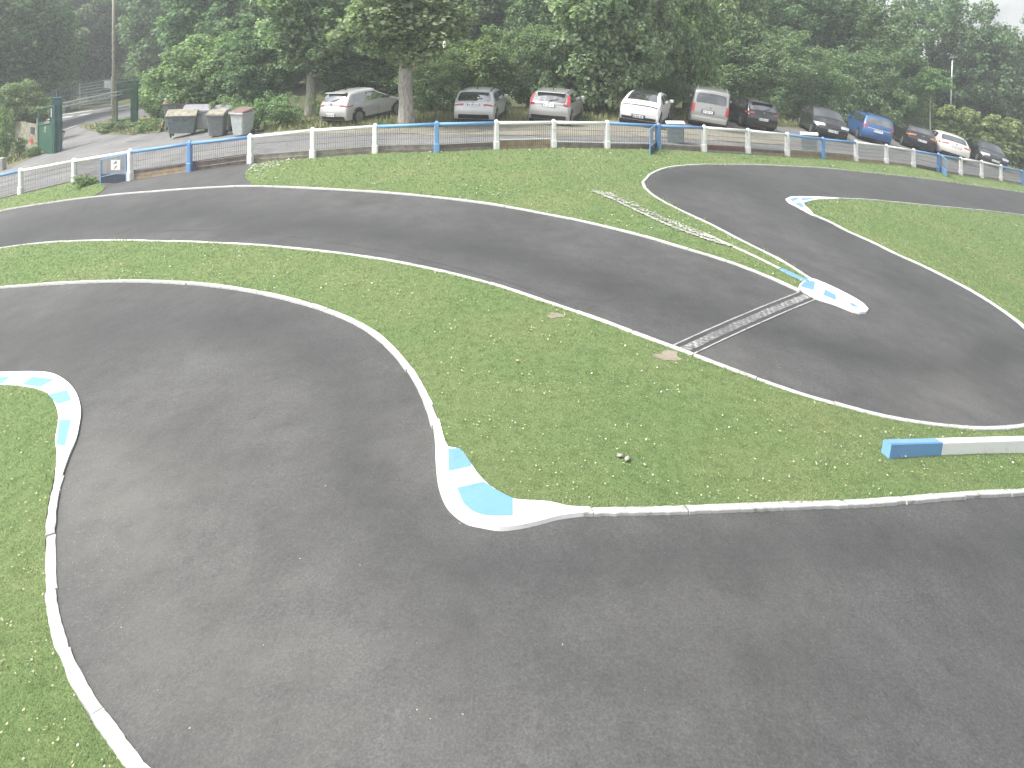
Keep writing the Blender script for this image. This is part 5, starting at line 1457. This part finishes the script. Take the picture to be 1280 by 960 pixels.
wood(345, 66, 54, 30, 128, 'dark', 'low dark tree in the shade behind the yellowish shrub')
wood(440, 76, 52, -60, 120, 'dark', 'dark tree filling the gap between the two pale trunks', .25)
wood(485, 70, 60, 20, 128, 'dark', 'low dark tree behind the thick trunk')
wood(580, 74, 60, -60, 90, 'dark', 'dark tree above the rounded light green bush', .25)
wood(640, 68, 58, -70, 80, 'bright', 'lighter tree above the tall dense bush')
wood(690, 80, 56, -60, 120, 'dark', 'dark tree above the silver estate', .25)
wood(740, 66, 60, -60, 122, 'dark', 'dark tree behind the low-hanging big-leaved tree')
wood(815, 72, 60, -60, 120, 'dark', 'dark tree behind the white fastback')
wood(905, 66, 54, -70, 100, 'dark', 'dark tree behind the silver-grey van')
wood(960, 60, 52, -50, 90, 'dark', 'dark tree above the large rounded bush')
wood(1010, 64, 50, -60, 110, 'open', 'thin-crowned tree with sky showing through, above the fine-leaved bush')
wood(1050, 60, 46, -50, 120, 'dark', 'dark tree above the feathery bush', .2)
wood(1090, 66, 44, -30, 120, 'open', 'thin-crowned tree with sky gaps above the blue people carrier')
wood(1128, 53, 40, -40, 138, 'open', 'loose airy tree beside the young bright tree')
wood(1165, 52, 42, -40, 150, 'open', 'loose airy tree right behind the thin lamp post')
wood(1150, 50, 48, 72, 170, 'dark', 'low dark tree behind the young bright tree')
wood(1208, 53, 42, -10, 170, 'open', 'airy tree whose top stands against the sky')
wood(1215, 51, 46, 62, 178, 'dark', 'low dark tree behind the long hedge')
wood(1258, 53, 44, 24, 190, 'dark', 'dark tree below the patch of open sky')
wood(1305, 52, 46, 34, 200, 'dark', 'dark tree at the edge of the frame behind the hedge end')
wood(1100, 54, 50, 50, 160, 'dark', 'low dark tree behind the feathery bush')
wood(1030, 54, 50, 40, 140, 'dark', 'low dark tree behind the black car facing us')
# farther row
for (u, dv, half, vt, vb, kind, lab) in ((0, 30, 44, -50, 125, 'dark', 'far dark tree beyond the road at the frame edge'), (60, 28, 46, -30, 118, 'dark', 'far dark tree beyond the chain-link fence'), (130, 27, 46, -40, 110, 'dark', 'far tree beyond the road behind the utility pole'),
        (195, 30, 44, -50, 100, 'dark', 'far tree beyond the road above the far pillar'), (250, 36, 44, -50, 90, 'dark', 'far dark tree over the arching bush'), (300, 44, 46, -60, 95, 'dark', 'far dark tree beside the slim trunked tree'), (400, 46, 52, -60, 105, 'dark', 'far tree seen between the pale trunks'),
        (530, 46, 52, -60, 110, 'dark', 'far tree past the thick trunk'), (610, 46, 54, -60, 108, 'dark', 'far tree above the silver hatchback with roof strips'), (700, 46, 54, -70, 110, 'dark', 'far tree above the silver estate'), (780, 46, 54, -70, 110, 'dark', 'far tree over the white fastback'), (860, 44, 52, -70, 112, 'dark', 'far tree over the van'),
        (935, 42, 46, -60, 115, 'dark', 'far tree over the rounded bush'), (1000, 42, 42, -30, 120, 'dark', 'far tree over the fine-leaved bush'), (1060, 40, 40, 20, 130, 'dark', 'far low tree over the feathery bush'), (1120, 40, 40, 60, 145, 'dark', 'far low tree over the hedge start'), (1180, 40, 40, 70, 160, 'dark', 'far low tree behind the thin lamp post'), (1245, 40, 40, 70, 175, 'dark', 'far low tree behind the hedge end')):
    wood(u, dv, half, vt, vb, kind, lab)

# rough grass along the tree line and the bank
def rough(polys, dens, hgt, name, lab, seed):
    blades(polys, dens, hgt, M['drygrass'], name, lab, seed, .7)
rough([[(330, 166), (430, 160), (500, 161), (620, 156), (760, 152), (880, 152), (1000, 160), (1120, 177), (1260, 209), (1300, 225), (1320, 220), (1200, 186), (1040, 155), (900, 138), (760, 136), (620, 139), (500, 143), (390, 150), (330, 156)], [(75, 187), (60, 188.5), (28, 201), (-20, 216), (-60, 230), (-60, 190), (40, 180), (68, 181)], [(99, 159), (130, 167), (165, 168), (200, 166), (205, 152), (165, 150), (118, 155)]], .9, .1, 'rough_grass', 'rough dry grass along the foot of the trees', 41)
# dense undergrowth far back
SUN_E = 2.0
EXPOSURE = 1.38
HAZE = 0.0023
# ------------------------------------------------------------------ air
def haze_box(dens):
    x0, x1, y0, y1 = -95, 110, -12, 175
    zs = [terrain(x, y) for x in np.linspace(x0, x1, 40) for y in np.linspace(y0, y1, 40)]
    z0, z1 = min(zs) - 2, 26
    mb = MB().box(((x0 + x1) / 2, (y0 + y1) / 2, (z0 + z1) / 2), (x1 - x0, y1 - y0, z1 - z0))
    m = bpy.data.materials.new('haze'); m.use_nodes = True; nt = m.node_tree
    nt.nodes.clear()
    out = nt.nodes.new('ShaderNodeOutputMaterial'); v = nt.nodes.new('ShaderNodeVolumePrincipled')
    v.inputs['Color'].default_value = (.9, .94, .96, 1); v.inputs['Density'].default_value = dens; v.inputs['Anisotropy'].default_value = .3
    nt.links.new(v.outputs[0], out.inputs['Volume'])
    o = mb.build('haze', m); tag(o, 'thin pale haze hanging over the car park and trees', 'haze', kind='stuff')
haze_box(HAZE)
# ------------------------------------------------------------------ camera, light, air
cam = bpy.data.cameras.new('camera'); co = bpy.data.objects.new('camera', cam); COL.objects.link(co)
co.location = (0, 0, H); co.rotation_euler = (R(90), 0, 0)
cam.sensor_fit = 'HORIZONTAL'; cam.sensor_width = 36; cam.lens = 36 * F / 1280
cam.shift_y = -(480 - VH0) / 1280
cam.clip_start = .05; cam.clip_end = 6000
scene.camera = co

SUN_EL, SUN_AZ = 58, -108          # high sun behind thin cloud, beyond the trees
w = bpy.data.worlds.new('World'); scene.world = w; w.use_nodes = True
nt = w.node_tree; bg = nt.nodes['Background']
sky = N(nt, 'ShaderNodeTexSky', sky_type='NISHITA'); sky.sun_disc = False
sky.sun_elevation = R(SUN_EL); sky.sun_rotation = R(SUN_AZ); sky.air_density = 1.0; sky.dust_density = 3.0
tc = N(nt, 'ShaderNodeTexCoord')
sx = N(nt, 'ShaderNodeSeparateXYZ'); nt.links.new(tc.outputs['Generated'], sx.inputs[0])
cx = N(nt, 'ShaderNodeCombineXYZ')
nt.links.new(sx.outputs[0], cx.inputs[0]); nt.links.new(sx.outputs[1], cx.inputs[1])
nt.links.new(math_(nt, 'MAXIMUM', sx.outputs[2], .06), cx.inputs[2])
nt.links.new(cx.outputs[0], sky.inputs[0])
hs = N(nt, 'ShaderNodeHueSaturation'); hs.inputs['Saturation'].default_value = .22
nt.links.new(sky.outputs[0], hs.inputs['Color'])
cl = noise_fac(nt, 3.2, 6, .6, tc.outputs['Generated'], .4)
cc = mixc(nt, 1.0, hs.outputs[0], ramp(nt, cl, [(.36, (.4, .415, .45)), (.6, (1.18, 1.17, 1.15))]), 'MULTIPLY')
nt.links.new(cc, bg.inputs[0]); bg.inputs[1].default_value = .15
sl_ = bpy.data.lights.new('sun', 'SUN'); sl_.energy = SUN_E; sl_.angle = R(11); sl_.color = (1, .965, .9)
so = bpy.data.objects.new('sun', sl_); COL.objects.link(so)
az = R(SUN_AZ); el = R(SUN_EL)
sd = Vector((math.sin(az) * math.cos(el), math.cos(az) * math.cos(el), math.sin(el)))
so.rotation_euler = (-sd).to_track_quat('-Z', 'Y').to_euler(); so.location = sd * 60

vs_ = scene.view_settings
vs_.view_transform = 'Standard'; vs_.look = 'None'; vs_.gamma = 1; vs_.exposure = EXPOSURE; vs_.use_curve_mapping = False
scene.cycles.use_adaptive_sampling = True
scene.cycles.max_bounces = 6; scene.cycles.diffuse_bounces = 3; scene.cycles.transparent_max_bounces = 6
scene.cycles.use_denoising = True
